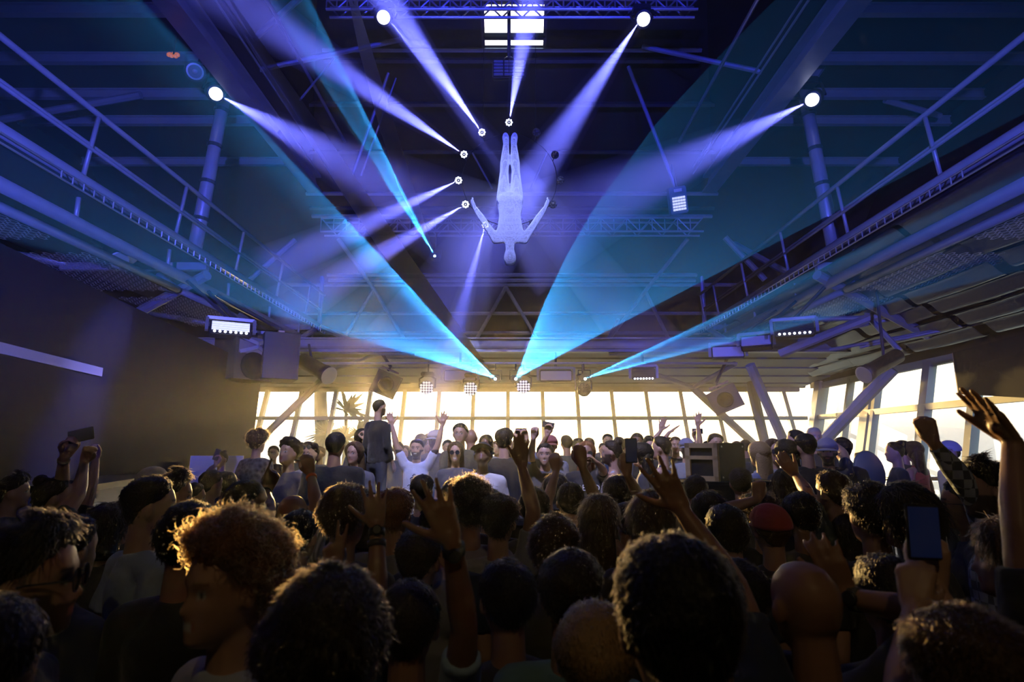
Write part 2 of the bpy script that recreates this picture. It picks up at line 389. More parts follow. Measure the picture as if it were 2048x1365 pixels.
# ------------------------------------------------------------------ steelwork of the hall
GX, GZ = 5.2, 5.03
main = []
for s in (-1, 1):
    mb = MB(); ibeam(mb, (s * 4.75, 1.0, 8.05), (s * 4.75, 13.0, 8.05), .34, .34, .05); o = struct(mb.build('trim_3', M_STEEL))
    mb = MB(); mb.tube([(s * 3.85, 1.0, 8.75), (s * 3.85, 12.2, 8.75)], .035, 8); struct(mb.build('trim_4', M_ALU))
    mb = MB(); mb.tube([(s * 4.25, 1.0, 8.15), (s * 4.25, 12.6, 8.15)], .02, 6); mb.tube([(s * 4.25, 1.0, 8.3), (s * 4.25, 12.6, 8.3)], .02, 6)
    struct(mb.build('trim_5', M_STEEL))
NL, NR = at(457, 152, 9.4), at(1604, 162, 9.4)
for nd, fx, fy, s in ((NL, 386, 520, -1), (NR, 1672, 522, 1)):
    ft = at(fx, fy, 9.45); ft.z = GZ + .02
    col = struct(MB().build('column', None))
    mb = MB(); mb.tube([ft, ft.lerp(nd, .3), nd], [.115, .115, .10], 14); mb.build('shaft', M_STEEL, col, True)
    mb = MB(); mb.lathe([(.2, 0), (.2, .05), (.13, .1)], 14, Matrix.Translation(ft)); mb.build('base_plate', M_STEEL, col)
    mb = MB(); mb.tube([ft + Vector((s * .28, .3, 0)), nd + Vector((s * .35, .5, -1.2))], .06, 10); mb.build('pipe', M_STEEL_D, col)
    for k in range(4):
        mb = MB(); p = ft.lerp(nd, .2 + .2 * k); mb.lathe([(.13, -.03), (.13, .03)], 12, frame_to(p, nd)); mb.build('clamp', M_BLACK, col)
def brace(a, b, r=.05, m=None):
    mb = MB(); mb.tube([a, b], r, 8); return struct(mb.build('brace', m or M_STEEL))
brace(NL, at(507, -60, 8.2), .05); brace(at(492, 92, 9.2), at(640, -40, 8.0), .055); brace(at(476, 148, 9.4), hip(806, 74) - HN * .2, .05)
brace(at(282, 190, 9.6), at(-20, 244, 9.8), .07); brace(at(1770, 200, 9.8), at(1880, 232, 10.0), .06)
brace(NR, at(1545, -60, 8.2), .055); brace(NR + Vector((.15, 0, 0)), at(1760, -40, 8.0), .09); brace(at(1590, 158, 9.4), hip(1282, 88) - HN * .2, .05)
brace(at(600, 200, 9.5), hip(672, 112) - HN * .15, .02); brace(hip(1254, 128) - HN * .2, at(1352, 376, 10.6), .04)
brace(hip(780, 140) - HN * .2, at(705, 350, 11.5), .035); brace(hip(795, 150) - HN * .2, at(722, 352, 11.6), .02)
brace(hip(1060, 375) - HN * .15, hip(1094, 298) - HN * .15, .025); brace(hip(985, 372) - HN * .15, hip(945, 300) - HN * .15, .025)
brace(at(500, 560, 13.2), at(590, 480, 13.6), .06); brace(at(1590, 555, 11.0), at(1470, 488, 14.0), .07); brace(at(1450, 475, 13.6), at(1530, 560, 13.6), .08, M_SOFFIT)
# purlins on the hip
for y in (97, 118, 205, 300, 383, 412, 428, 545, 556, 565, 622, 661, 690, 705):
    p = hip(1024, y) - HN * .12; hw = 3.9 if y < 200 else (5.0 if y < 560 else 6.2)
    mb = MB(); mb.box((0, p.y, p.z), (2 * hw, .07, .07 if y not in (118, 205) else .14), Matrix.Rotation(R(-38), 3, 'X')); struct(mb.build('purlin', M_STEEL_D if y in (118, 205, 300, 412) else M_STEEL))
Hp = lambda px, py: hip(px, py) - HN * .2
for a, b in (((662, 716), (750, 570)), ((750, 570), (828, 700)), ((940, 694), (1012, 566)), ((1012, 566), (1088, 694)), ((1188, 708), (1288, 574)),
             ((1288, 574), (1352, 705)), ((1288, 574), (1372, 470)), ((750, 570), (680, 470)), ((1200, 700), (1235, 630))):
    brace(Hp(*a), Hp(*b), .055, M_STEEL)
# side-aisle rafters and columns
for s in (-1, 1):
    for y in (3.2, 5.0, 6.6, 7.6, 8.7, 9.7, 10.6, 12.3):
        mb = MB(); ibeam(mb, (s * 4.9, y, 8.3), (s * 9.9, y, 8.3), .10, .16); struct(mb.build('rafter', M_STEEL))
def truss(a, b, h, d, n, name, m=M_ALU, label=None, grp=None):
    """box truss between two points: four chords and zig-zag webs"""
    a = Vector(a); b = Vector(b); root = empty(name, (a + b) / 2, label, 'truss', grp)
    offs = [Vector((0, -d / 2, h / 2)), Vector((0, d / 2, h / 2)), Vector((0, -d / 2, -h / 2)), Vector((0, d / 2, -h / 2))]
    for o_ in offs:
        mb = MB(); mb.tube([a + o_, b + o_], .028, 8); mb.build('chord', m, root)
    for k in range(n):
        t0, t1 = k / n, (k + 1) / n; up = k % 2
        for sd in (0, 1):
            mb = MB(); mb.tube([a.lerp(b, t0) + offs[sd + 2 * up], a.lerp(b, t1) + offs[sd + 2 * (1 - up)]], .016, 6); mb.build('web', m, root)
        mb = MB(); mb.tube([a.lerp(b, t0) + offs[0], a.lerp(b, t0) + offs[2]], .014, 6); mb.build('web', m, root)
    return root
pa = hip(1024, 456) + Vector((0, -.7, -.25)); pa2 = pa.copy()
truss((-4.6, pa.y, pa.z), (4.6, pa.y, pa.z), .34, .3, 30, 'lighting_truss', M_STEEL, 'long zigzag lattice truss behind the hanging figure')
pa = at(1024, 17, 9.1)
truss((-3.3, pa.y, pa.z), (3.3, pa.y, pa.z), .2, .2, 36, 'lighting_truss', M_ALU, 'thin lattice truss crossing in front of the roof light')
pa = at(760, 0, 8.2)

# ------------------------------------------------------------------ side galleries
def perforated_mat():
    m = bpy.data.materials.new('expanded_metal'); m.use_nodes = True; t = m.node_tree; b = t.nodes['Principled BSDF']
    b.inputs['Base Color'].default_value = (.7, .7, .72, 1); b.inputs['Metallic'].default_value = .1; b.inputs['Roughness'].default_value = .4
    return m
M_MESHP = perforated_mat()
def gallery(s, label):
    root = empty('gallery_walkway', (s * GX, 9, GZ), label, 'walkway')
    y0, y1 = 1.5, 15.2
    mb = MB(); mb.box((s * (GX + 1.3), (y0 + y1) / 2, GZ - .06), (2.4, y1 - y0, .06)); mb.build('deck', M_STEEL_D, root)
    mb = MB(); mb.tube([(s * GX, y0, GZ), (s * GX, y1, GZ)], .075, 10); mb.build('edge_tube', M_STEEL, root, True)
    mb = MB(); mb.tube([(s * (GX + .25), y0, GZ - .42), (s * (GX + .25), y1, GZ - .42)], .085, 10); mb.build('edge_tube', M_STEEL, root, True)
    mb = MB(); mb.tube([(s * (GX - .1), y0, GZ + .86), (s * (GX - .1), y1, GZ + .86)], .035, 8); mb.build('handrail', M_STEEL, root, True)
    for h in (.47, .40):
        mb = MB(); mb.tube([(s * (GX - .03 - (.47 - h)), y0, GZ + h), (s * (GX - .03), y1, GZ + h)], .024, 6); mb.build('mid_rail', M_STEEL, root, True)
    mb = MB(); mb.tube([(s * (GX + 2.2), y0, GZ + .9), (s * (GX + 2.2), y1, GZ + .9)], .035, 8); mb.build('handrail', M_STEEL, root, True)
    for y in (2.6, 4.5, 6.5, 8.45, 10.4, 12.3, 14.1, 15.1):
        mb = MB(); mb.tube([(s * GX, y, GZ), (s * (GX - .1), y, GZ + .86)], .028, 6); mb.build('post', M_STEEL, root, True)
        mb = MB(); mb.tube([(s * (GX + 2.2), y, GZ), (s * (GX + 2.2), y, GZ + .9)], .028, 6); mb.build('post', M_STEEL, root, True)
        mb = MB(); mb.tube([(s * (GX + .25), y + .3, GZ - .42), (s * (GX + .25), y + .3, GZ)], .03, 6); mb.build('hanger', M_STEEL, root, True)
    # cable tray with rungs along the edge
    for dz in (0, .1):
        mb = MB(); mb.tube([(s * (GX - .16), y0, GZ - .12 - dz), (s * (GX - .16), y1, GZ - .12 - dz)], .012, 5); mb.build('tray_rail', M_ALU, root)
    k = 0; y = 6.0
    while y < y1:
        mb = MB() if k == 0 else None
        if k == 0: mb.tube([(0, 0, -.05), (0, 0, .05)], .010, 5); rung = mb.build('tray_rung', M_ALU, root); rung.matrix_parent_inverse = Matrix.Translation(Vector(root.location)).inverted(); r0 = rung
        else: rung = r0.copy(); C.objects.link(rung)
        rung.location = (s * (GX - .16), y, GZ - .17); k += 1; y += .17
    # expanded-metal underside panels
    for (ya_, yb2) in ((4.3, 6.9), (7.3, 9.3), (9.6, 12.2)):
        mb = MB(); cell = .085; nx = int(1.25 / cell); ny = int((yb2 - ya_) / (cell * 1.7))
        for i in range(nx):
            for j in range(ny):
                xx = GX + .45 + i * cell; yy = ya_ + (j + (.5 if i % 2 else 0)) * cell * 1.7; tz = 0
                q = []
                for k2 in range(6):
                    a = math.pi / 3 * k2; q.append((s * (xx + .5 * cell * math.cos(a)), yy + .85 * cell * math.sin(a), GZ - .66 + tz))
                for k2 in range(6):
                    p, p2 = Vector(q[k2]), Vector(q[(k2 + 1) % 6]); c = Vector((s * xx, yy, GZ - .66 + tz))
                    mb.add([p, p2, c + (p2 - c) * .72, c + (p - c) * .72], [(0, 1, 2, 3)])
        pn = mb.build('mesh_panel', M_MESHP, root); pn['kind'] = 'stuff'
    for (ya_, yb2) in ((4.2, 9.35), (9.55, 12.3)):
        mb = MB(); x = GX + .42; z = GZ - .58
        mb.tube([(s * (x + .4), ya_, z + .1), (s * x, ya_, z), (s * x, yb2, z), (s * (x + .35), yb2, z + .25)], .06, 8); mb.build('pipe', M_STEEL, root, True)
    # outriggers carrying the gallery from the roof
    for y in (3.5, 9.45, 14.6):
        mb = MB(); mb.tube([(s * (GX + 2.4), y, GZ - .1), (s * 9.9, y, GZ + .3)], .07, 8); mb.build('bracket_tube', M_STEEL, root, True)
        mb = MB(); mb.beam((s * GX, y, GZ - .14), (s * (GX + 2.5), y, GZ - .14), .1, .16); mb.build('cross_beam', M_STEEL, root)
    return root
gallery(-1, 'steel gallery with handrail above the black wall on the left')
gallery(1, 'steel gallery with handrail above the windows on the right')
# end bracing that ties the galleries to the soffit beam
for s in (-1, 1):
    nd = Vector((s * GX, 15.2, GZ))
    brace(nd, (s * 3.2, 12.9, 4.0), .07); brace(nd, (s * GX, 12.9, 4.0), .07); brace(nd + Vector((0, 0, .02)), nd + Vector((0, 0, 1.6)), .06)
    brace((s * GX, 12.9, 4.0), (s * 2.2, 12.9, 3.9), .05)
    brace((s * GX, 9.45, GZ - .3), (s * (GX + 2.6), 10.6, 3.9), .09)

# ------------------------------------------------------------------ leaning props by the glass
def prop(a, b, r, m=M_STEEL_W): return brace(a, b, r, m)
prop(at(664, 742, 14.5), at(520, 880, 15.4), .10); prop(at(1386, 776, 14.5), at(1520, 900, 15.4), .10)
prop(at(1500, 730, 12.6), at(1575, 900, 13.2), .11); prop(at(1503, 765, 14.2), at(1533, 900, 14.8), .12)
prop(at(1786, 738, 12.0), at(1640, 890, 13.2), .13)
brace(at(1386, 776, 14.5), at(1290, 742, 13.0), .06); brace(at(1386, 776, 14.5), at(1470, 728, 13.0), .06); brace(at(664, 742, 14.5), at(780, 700, 13.0), .06)
brace(at(664, 742, 14.5), at(590, 705, 13.0), .06)
N3 = at(1738, 636, 10.5)
brace(at(1560, 708, 11.6), N3, .09); brace(N3, at(1870, 588, 9.8), .10); brace(N3, at(1722, 580, 10.6), .06); brace(N3, at(1800, 702, 10.2), .05); brace(N3, at(1560, 640, 11.5), .05); brace(at(1700, 655, 10.9), at(2000, 590, 9.5), .05)
brace(at(1720, 695, 11), at(1890, 660, 10), .03); brace(at(1660, 700, 11.5), at(2048, 630, 9.2), .035)
# overlapping galvanised sheets under the right-hand eaves
sh = struct(MB().build('ceiling', None))
for row in range(7):
    for seg in range(5):
        xc = 8.15 - row * .42; yc = 14.6 - seg * 2.05; xc += -.0487 * (17 - yc) * .6; zc = 3.80 + row * .155 + random.uniform(-.03, .03)
        mb = MB(); vs = []; fs = []; nu, nv = 5, 9; tw = random.uniform(-.05, .05); L_ = random.uniform(1.7, 2.1)
        for i in range(nu):
            for j in range(nv):
                u = i / (nu - 1) - .5; v = j / (nv - 1) - .5
                vs.append(Vector((xc + v * .40, yc + u * L_, zc - v * .12 + .05 * math.sin((v + .5) * math.pi * 2) + tw * u + .03 * abs(u))))
        for i in range(nu - 1):
            for j in range(nv - 1): fs.append((i * nv + j, i * nv + j + 1, (i + 1) * nv + j + 1, (i + 1) * nv + j))
        n0 = len(vs); mb.add(vs + [p + Vector((0, 0, .012)) for p in vs], fs + [tuple(q + n0 for q in reversed(f)) for f in fs])
        mb.build('sheet', M_SHEET, sh, True)

# ------------------------------------------------------------------ lamps
BLUE = (0.16, 0.22, 1.0); VIO = (0.14, 0.155, 1.0)
def beam_haze(p0, p1, r0, r1, dens):
    """smoke hanging along a beam: a cone of real scattering haze, lit by the lamp's own spot light"""
    p0 = Vector(p0); p1 = Vector(p1); L = (p1 - p0).length
    mb = MB(); mb.lathe([(r0, .02), (r1, L)], 20, frame_to(p0, p1)); o = mb.build('haze', haze_mat('beam_haze', dens, 0.0)); o['kind'] = 'stuff'
    return o
def beam_light(p0, p1, r1, energy, col, rad=.004):
    L = (Vector(p1) - Vector(p0)).length
    return spot('beam_lamp', p0, p1, energy, col, 2 * math.atan(r1 / L), 1.0, rad)

def wash_head(px, py, Y, hang, label, tgt):
    """big moving-head wash light: yoke, head, lit lens"""
    c = at(px, py, Y); look = CAM.lerp(Vector(tgt), .35); M = frame_to(c, look)
    root = empty('moving_head_light', c, label, 'stage light', 'big lit wash lights')
    mb = MB(); mb.lathe([(.10, -.34), (.15, -.3), (.155, -.08), (.15, -.02), (.13, -.015)], 20, M); mb.build('head', M_BLACK, root, True)
    mb = MB(); mb.lathe([(.0, .012), (.06, .008), (.108, -.01), (.108, -.02)], 24, M); mb.build('lens', M_LENS, root, True)
    mb = MB()
    h = Vector(hang); side = M.to_3x3() @ Vector((1, 0, 0))
    for s in (-1, 1): mb.tube([c - (M.to_3x3() @ Vector((0, 0, .16))) + side * .19 * s, c.lerp(h, .5) + side * .19 * s, c.lerp(h, .6) + side * .1 * s], .022, 6)
    mb.build('yoke', M_BLACK, root)
    mb = MB(); mb.bevbox(c.lerp(h, .68), (.3, .22, .14)); mb.build('base', M_BLACK, root)
    mb = MB(); mb.tube([c.lerp(h, .7), h], .025, 6); mb.build('hanging_clamp', M_STEEL_D, root)
    return c + (M.to_3x3() @ Vector((0, 0, .03)))
WASH = []
for px, py, Y, hang, lab, tgt in ((767, 35, 8.6, at(775, 12, 9.0), 'bright round wash light left of the roof light', (-.2, 7, 3)),
                                  (1287, 39, 8.6, at(1280, 14, 9.0), 'bright round wash light right of the roof light', (.2, 7, 3)),
                                  (432, 188, 9.0, at(446, 140, 9.3), 'bright round wash light on top of the left gallery column', (0, 8, 3)),
                                  (1624, 200, 9.0, at(1612, 150, 9.3), 'bright round wash light on top of the right gallery column', (0, 8, 3))):
    WASH.append(wash_head(px, py, Y, hang, lab, tgt))
BEAMS = []
def full_beam(p0, p1, r0, r1, energy, col, dens, k=3.0):
    p1 = Vector(p0).lerp(Vector(p1), k); r1 = r1 * k; dens *= .35; energy *= 1.5
    beam_haze(p0, p1, r0, r1 * 1.02, dens); beam_light(p0, p1, r1, energy, col)
DENS = 0.9
full_beam(WASH[0] + Vector((.1, .02, -.04)), at(1010, 330, 10.2), .10, .26, 6000, VIO, .35)
full_beam(WASH[1] + Vector((-.08, .02, -.04)), at(1090, 320, 10.2), .10, .40, 13000, VIO, .35)
full_beam(WASH[2] + Vector((.1, .05, -.03)), at(640, 300, 9.6), .10, .36, 6000, VIO, .35)
full_beam(WASH[3] + Vector((-.1, .05, -.03)), at(1400, 310, 9.6), .10, .36, 6000, VIO, .35)
# ring of small bee-eye lamps round the hanging figure
hc = at(1019, 348, 9.75); RR = .88
ring = []
root = empty('lamp_hoop', hc + Vector((0, .1, 0)), 'dark hoop holding the ring of small lamps around the figure', 'hoop')
mb = MB(); mb.tube([hc + Vector((RR * math.cos(t / 48 * 2 * math.pi), .22, RR * 1.03 * math.sin(t / 48 * 2 * math.pi))) for t in range(49)], .007, 5); mb.build('ring', M_BLACKM, root)
for s in (-1, 1):
    mb = MB(); mb.tube([hc + Vector((s * .5, .22, .74)), (hc.x + s * .5, hc.y + .22, HZ(hc.y + .22) + .05)], .006, 4); mb.build('wire', M_BLACKM, root)
def bee_lamp(c, look, lit, label, grp):
    M = frame_to(c, look); root = empty('bee_eye_lamp', c, label, 'stage light', grp)
    mb = MB(); mb.lathe([(.05, -.16), (.07, -.14), (.075, -.03), (.07, 0), (.0, 0)], 16, M); mb.build('head', M_BLACK, root, True)
    for k in range(9):
        a = 2 * math.pi * k / 8; r = .05 if k < 8 else 0
        mb = MB(); mb.lathe([(.0185 if k < 8 else .010, .001), (.015 if k < 8 else .008, .008), (0, .011)], 8, M @ Matrix.Translation((r * math.cos(a), r * math.sin(a), 0)))
        mb.build('cell', M_LENS_S if lit else M_LENS_OFF, root, True)
    mb = MB(); an = math.atan2((c.z - hc.z) / 1.03, c.x - hc.x); mb.tube([c - (M.to_3x3() @ Vector((0, 0, .1))), hc + Vector((RR * math.cos(an), .22, RR * 1.03 * math.sin(an)))], .012, 5); mb.build('bracket', M_BLACK, root)
    return c + (M.to_3x3() @ Vector((0, 0, .05)))
for px, py, ex, ey, eY, r1, en, lab in ((964, 265, 780, 10, 7.6, .26, 15000, 'lit small lamp at upper left of the ring, beaming up left'),
                                    (928, 309, 610, 95, 7.6, .30, 10000, 'second lit small lamp down the left of the ring'),
                                    (917, 361, 720, 455, 8.2, .20, 7000, 'third lit small lamp down the left of the ring'),
                                    (931, 409, 740, 520, 8.2, .20, 7000, 'lit small lamp beside the raised hand of the figure'),
                                    (971, 450, 915, 650, 8.6, .16, 4500, 'lit small lamp seen through the arm of the figure'),
                                    (1018, 245, 1045, 90, 8.4, .17, 6000, 'lit small lamp just above the feet of the figure')):
    Y = 9.9 if px == 971 else 9.75; c = at(px, py, Y); e = at(ex, ey, eY)
    p = bee_lamp(c, CAM.lerp(e, .6), True, lab, 'small lamps of the hoop'); p = p + (e - p).normalized() * .06; full_beam(p, e, .06, r1, en * 1.4, VIO, .8, 1.7 if px < 935 and py > 350 else 2.6)
for px, py, wh in ((1073, 265, 'unlit small lamp at upper right of the ring'), (1110, 310, 'second unlit small lamp down the right of the ring'), (1121, 361, 'unlit small lamp at the rightmost point of the ring'), (1106, 409, 'unlit small lamp beside the other raised hand of the figure'), (1066, 450, 'unlit small lamp at lower right of the ring')):
    bee_lamp(at(px, py, 9.75), CAM, False, wh, 'unlit lamps of the hoop')

# lower moving heads on the pipe over the windows
mb = MB(); mb.tube([(-4.6, 12.4, 3.62), (4.9, 12.4, 3.62)], .03, 8); struct(mb.build('trim_6', M_ALU))
for px, py, lit, lab in ((853, 776, 1, 'leftmost moving head with glowing cells over the windows'), (941, 778, 1, 'second moving head with glowing cells over the windows'),
                         (1047, 774, 1, 'moving head with a dim face under the middle laser'), (1168, 780, 0, 'unlit dark moving head under the right laser')):
    c = at(px, py, 12.2); M = frame_to(c, (c.x + (.6 if px < 1000 else -.2), 6.0, 1.6)); root = empty('moving_head_light', c, lab, 'stage light', 'moving heads over the windows')
    mb = MB(); mb.lathe([(.05, -.22), (.12, -.16), (.15, -.02), (.145, .03), (.0, .03)], 16, M); mb.build('head', M_BLACK, root, True)
    for i in range(-2, 3):
        for j in range(-2, 3):
            if i * i + j * j > 5: continue
            mb = MB(); mb.lathe([(.026, .031), (.02, .04), (0, .044)], 6, M @ Matrix.Translation((i * .056, j * .056, 0))); mb.build('cell', M_LENS_D if lit else M_LENS_OFF, root)
    mb = MB()
    for s in (-1, 1): mb.tube([c + Vector((s * .17, .06, 0)), c + Vector((s * .17, .1, .2)), c + Vector((s * .08, .12, .26))], .02, 6)
    mb.build('yoke', M_BLACK, root)
    mb = MB(); mb.bevbox((c.x, c.y + .14, c.z + .30), (.28, .2, .10)); mb.build('base', M_BLACK, root)
    mb = MB(); mb.tube([(c.x, c.y + .18, c.z + .32), (c.x, 12.4, 3.65)], .02, 6); mb.build('hanging_clamp', M_STEEL_D, root)

# lasers and their sheets of light in the smoke
def laser(px, py, lab, fans, Yl=12.0, mid=.55):
    c = at(px, py, Yl); ap = c; c = c + Vector((0, .10, 0)); root = empty('laser_projector', c, lab, 'laser projector', 'laser projectors over the windows')
    mb = MB(); mb.bevbox(c + Vector((0, .17, .02)), (.22, .28, .14)); mb.build('housing', M_BLACK, root)
    mb = MB(); mb.lathe([(.028, 0), (.022, .012), (0, .016)], 10, frame_to(c + Vector((0, .028, 0)), CAM)); mb.build('aperture', M_LASER, root)
    mb = MB(); mb.tube([c + Vector((-.13, .17, 0)), c + Vector((-.13, .17, .2)), c + Vector((.13, .17, .2)), c + Vector((.13, .17, 0))], .012, 5); mb.build('bracket', M_STEEL_D, root)
    mb = MB(); mb.tube([c + Vector((0, .17, .2)), (c.x, 12.4, 3.62) if Yl == 12.0 else (c.x, pa2.y, pa2.z - .17)], .016, 5); mb.build('hanging_clamp', M_STEEL_D, root)
    for ends, energy, dens, thick in fans:
        fan(ap, ends, energy, dens, thick, mid)
def fan(c, ends, energy, dens, thick, mid):
    c = Vector(c); P = [Vector(e) for e in ends]
    # plane of the sheet through the aperture and the two outer rays
    n = (P[0] - c).cross(P[-1] - c).normalized()
    P = [p - n * (p - c).dot(n) if 0 < i < len(P) - 1 else p for i, p in enumerate(P)]
    mb = MB(); vs = []; fs = []; k = len(P); h = n * thick / 2
    vs = [c + h * .3, c - h * .3] + [p + h for p in P] + [p - h for p in P]
    for i in range(k - 1):
        fs.append((0, 2 + i, 3 + i)); fs.append((1, 3 + i + k, 2 + i + k)); fs.append((2 + i, 2 + i + k, 3 + i + k, 3 + i))
    fs.append((0, 1, 2 + k, 2)); fs.append((1, 0, 1 + k, 1 + 2 * k))
    mb.add(vs, fs); o = mb.build('haze', haze_mat('laser_haze', dens, 0.35)); outward(o); o['kind'] = 'stuff'
    d0, d1 = (P[0] - c).normalized(), (P[-1] - c).normalized(); ang = d0.angle(d1); ax = (d0 + d1).normalized()
    L = bpy.data.lights.new('laser', 'SPOT'); L.energy = energy; L.color = (.03, .38, 1.0); L.spot_size = ang + R(1.5); L.spot_blend = 0.0; L.shadow_soft_size = 0.0
    lo = bpy.data.objects.new('laser', L); C.objects.link(lo)
    zx = -ax; yv = n; xv = yv.cross(zx)
    lo.matrix_world = Matrix.Translation(c) @ Matrix((xv, yv, zx)).transposed().to_4x4()
    # the scanner's pattern: one thin sheet, with bright turning points at its two edges
    L.use_nodes = True; t = L.node_tree; em = t.nodes['Emission']; tc = t.nodes.new('ShaderNodeTexCoord'); sp = t.nodes.new('ShaderNodeSeparateXYZ')
    t.links.new(tc.outputs['Normal'], sp.inputs[0])
    ab = t.nodes.new('ShaderNodeMath'); ab.operation = 'ABSOLUTE'; t.links.new(sp.outputs['Y'], ab.inputs[0])
    ls = t.nodes.new('ShaderNodeMath'); ls.operation = 'LESS_THAN'; ls.inputs[1].default_value = .0055; t.links.new(ab.outputs[0], ls.inputs[0])
    at2 = t.nodes.new('ShaderNodeMath'); at2.operation = 'ARCTAN2'; zz = t.nodes.new('ShaderNodeMath'); zz.operation = 'ABSOLUTE'
    t.links.new(sp.outputs['Z'], zz.inputs[0]); xx = t.nodes.new('ShaderNodeMath'); xx.operation = 'ABSOLUTE'; t.links.new(sp.outputs['X'], xx.inputs[0])
    t.links.new(xx.outputs[0], at2.inputs[0]); t.links.new(zz.outputs[0], at2.inputs[1])
    mr = t.nodes.new('ShaderNodeMapRange'); mr.interpolation_type = 'SMOOTHSTEP'
    mr.inputs['From Min'].default_value = ang / 2 - min(.30, ang * .35); mr.inputs['From Max'].default_value = ang / 2; mr.inputs['To Min'].default_value = mid; mr.inputs['To Max'].default_value = 2.6
    t.links.new(at2.outputs[0], mr.inputs['Value'])
    mu = t.nodes.new('ShaderNodeMath'); mu.operation = 'MULTIPLY'; t.links.new(ls.outputs[0], mu.inputs[0]); t.links.new(mr.outputs[0], mu.inputs[1])
    fo = t.nodes.new('ShaderNodeLightFalloff'); t.links.new(mu.outputs[0], fo.inputs['Strength'])
    t.links.new(fo.outputs['Quadratic'], em.inputs['Strength'])
LE = 36000
def on_plane(px, py, c, A, B):
    n = (A - c).cross(B - c); d = at(px, py, 1.0) - CAM; return CAM + d * ((c - CAM).dot(n) / d.dot(n))
def sheet_of(px, py, A, B, rim, Yl=12.0):
    """corner points of a planar sheet through the aperture; A and B fix its tilt in the hall, rim is its outline where it meets roof and walls"""
    c = at(px, py, Yl); A = at(*A); B = at(*B)
    return [on_plane(q[0], q[1], c, A, B) for q in rim]
laser(990, 757, 'laser projector casting the wide sheet to the left', [
    (sheet_of(990, 757, (430, -40, 6.5), (-200, 412, 3.0), [(843, 604), (763, 497), (648, 320), (563, 188), (428, -40), (60, -60), (-160, 130), (-260, 394)]), LE * 1.5, .25, .09)])
laser(1032, 757, 'laser projector casting the tall curved sheet up to the right', [
    (sheet_of(1032, 757, (1640, -90, 5.0), (2160, 169, 4.6), [(1090, 602), (1134, 510), (1186, 420), (1310, 250), (1450, 100), (1640, -90), (2080, -60), (2160, 169)]), LE * 1.2, .25, .09)], mid=1.5)
laser(1172, 757, 'laser projector casting the flat sheet over the right gallery', [
    (sheet_of(1172, 757, (2200, 270, 4.4), (2200, 502, 4.4), [(2200, 270), (2220, 380), (2200, 502)]), LE, .25, .09)])
YL = pa2.y - .35  # extra projector added as a source for the separate sliver of sheet
laser(868, 509, 'added laser projector under the lattice truss left of the hanging figure', [
    (sheet_of(868, 509, (690, -60, 6.4), (520, -40, 5.6), [(800, 377), (760, 246), (722, 100), (690, -60), (512, -40)], YL), LE * 1.3, .25, .09)], YL, 1.6)
# ------------------------------------------------------------------ people: how a figure is grown
TMP = bpy.data.scenes.new('remesh_scene'); TVL = TMP.view_layers[0]
def grow(V, Fc, voxel, smooth=2, fac=.5):
    """closed pieces that overlap -> one continuous skin"""
    me = bpy.data.meshes.new('tmp'); me.from_pydata(V, [], Fc)
    o = bpy.data.objects.new('tmp', me); TMP.collection.objects.link(o)
    r = o.modifiers.new('r', 'REMESH'); r.mode = 'VOXEL'; r.voxel_size = voxel; r.use_smooth_shade = True
    if smooth:
        s = o.modifiers.new('s', 'SMOOTH'); s.iterations = smooth; s.factor = fac
    TVL.update(); dg = TVL.depsgraph; ev = o.evaluated_get(dg)
    out = bpy.data.meshes.new_from_object(ev, depsgraph=dg)
    bpy.data.objects.remove(o); bpy.data.meshes.remove(me)
    return out
def _ico():
    bm = bmesh.new(); bmesh.ops.create_icosphere(bm, subdivisions=2, radius=1); bm.verts.index_update()
    v = np.array([p.co[:] for p in bm.verts]); f = [tuple(q.index for q in x.verts) for x in bm.faces]; bm.free(); return v, f
ICO_V, ICO_F = _ico()
class Flesh:
    """overlapping closed pieces of a body, as plain arrays"""
    def __init__(s): s.V = []; s.F = []; s.n = 0
    def add(s, v, f):
        v = np.asarray(v, float); s.V.append(v); n = s.n; s.F += [tuple(i + n for i in q) for q in f]; s.n += len(v)
    def ball(s, c, r, M=None):
        r = np.array([r] * 3 if np.isscalar(r) else r, float); v = ICO_V * r
        if M is not None: v = v @ np.array(M.to_3x3()).T
        s.add(v + np.array(c), ICO_F)
    def limb(s, a, b, ra, rb, n=10, flat=False):
        a = Vector(a); b = Vector(b); d = (b - a)
        if d.length < 1e-5: return
        d.normalize(); u = d.orthogonal().normalized(); w_ = d.cross(u); vs = []
        for p, r in ((a, ra), (b, rb)):
            for k in range(n):
                t = 2 * math.pi * k / n; vs.append(p + (u * math.cos(t) + w_ * math.sin(t)) * r)
        fs = [(k, (k + 1) % n, n + (k + 1) % n, n + k) for k in range(n)] + [tuple(range(n - 1, -1, -1)), tuple(range(n, 2 * n))]
        s.add(np.array([p[:] for p in vs]), fs)
        if not flat: s.ball(a, ra); s.ball(b, rb)
        elif flat == 1: s.ball(a, ra)
    def loft(s, rings, n=16):
        """rings of (z, half width, half depth, y centre)"""
        vs = []; fs = []
        for (z, w_, dp, yc) in rings:
            for k in range(n):
                t = 2 * math.pi * k / n; vs.append((w_ * math.sin(t), yc + dp * math.cos(t), z))
        for i in range(len(rings) - 1):
            for k in range(n): fs.append((i * n + k, (i + 1) * n + k, (i + 1) * n + (k + 1) % n, i * n + (k + 1) % n))
        fs.append(tuple(range(n))); fs.append(tuple(range(len(rings) * n - 1, (len(rings) - 1) * n - 1, -1)))
        s.add(vs, fs)
    def grown(s, voxel, smooth=2, fac=.5):
        return grow(np.concatenate(s.V).tolist(), s.F, voxel, smooth, fac)

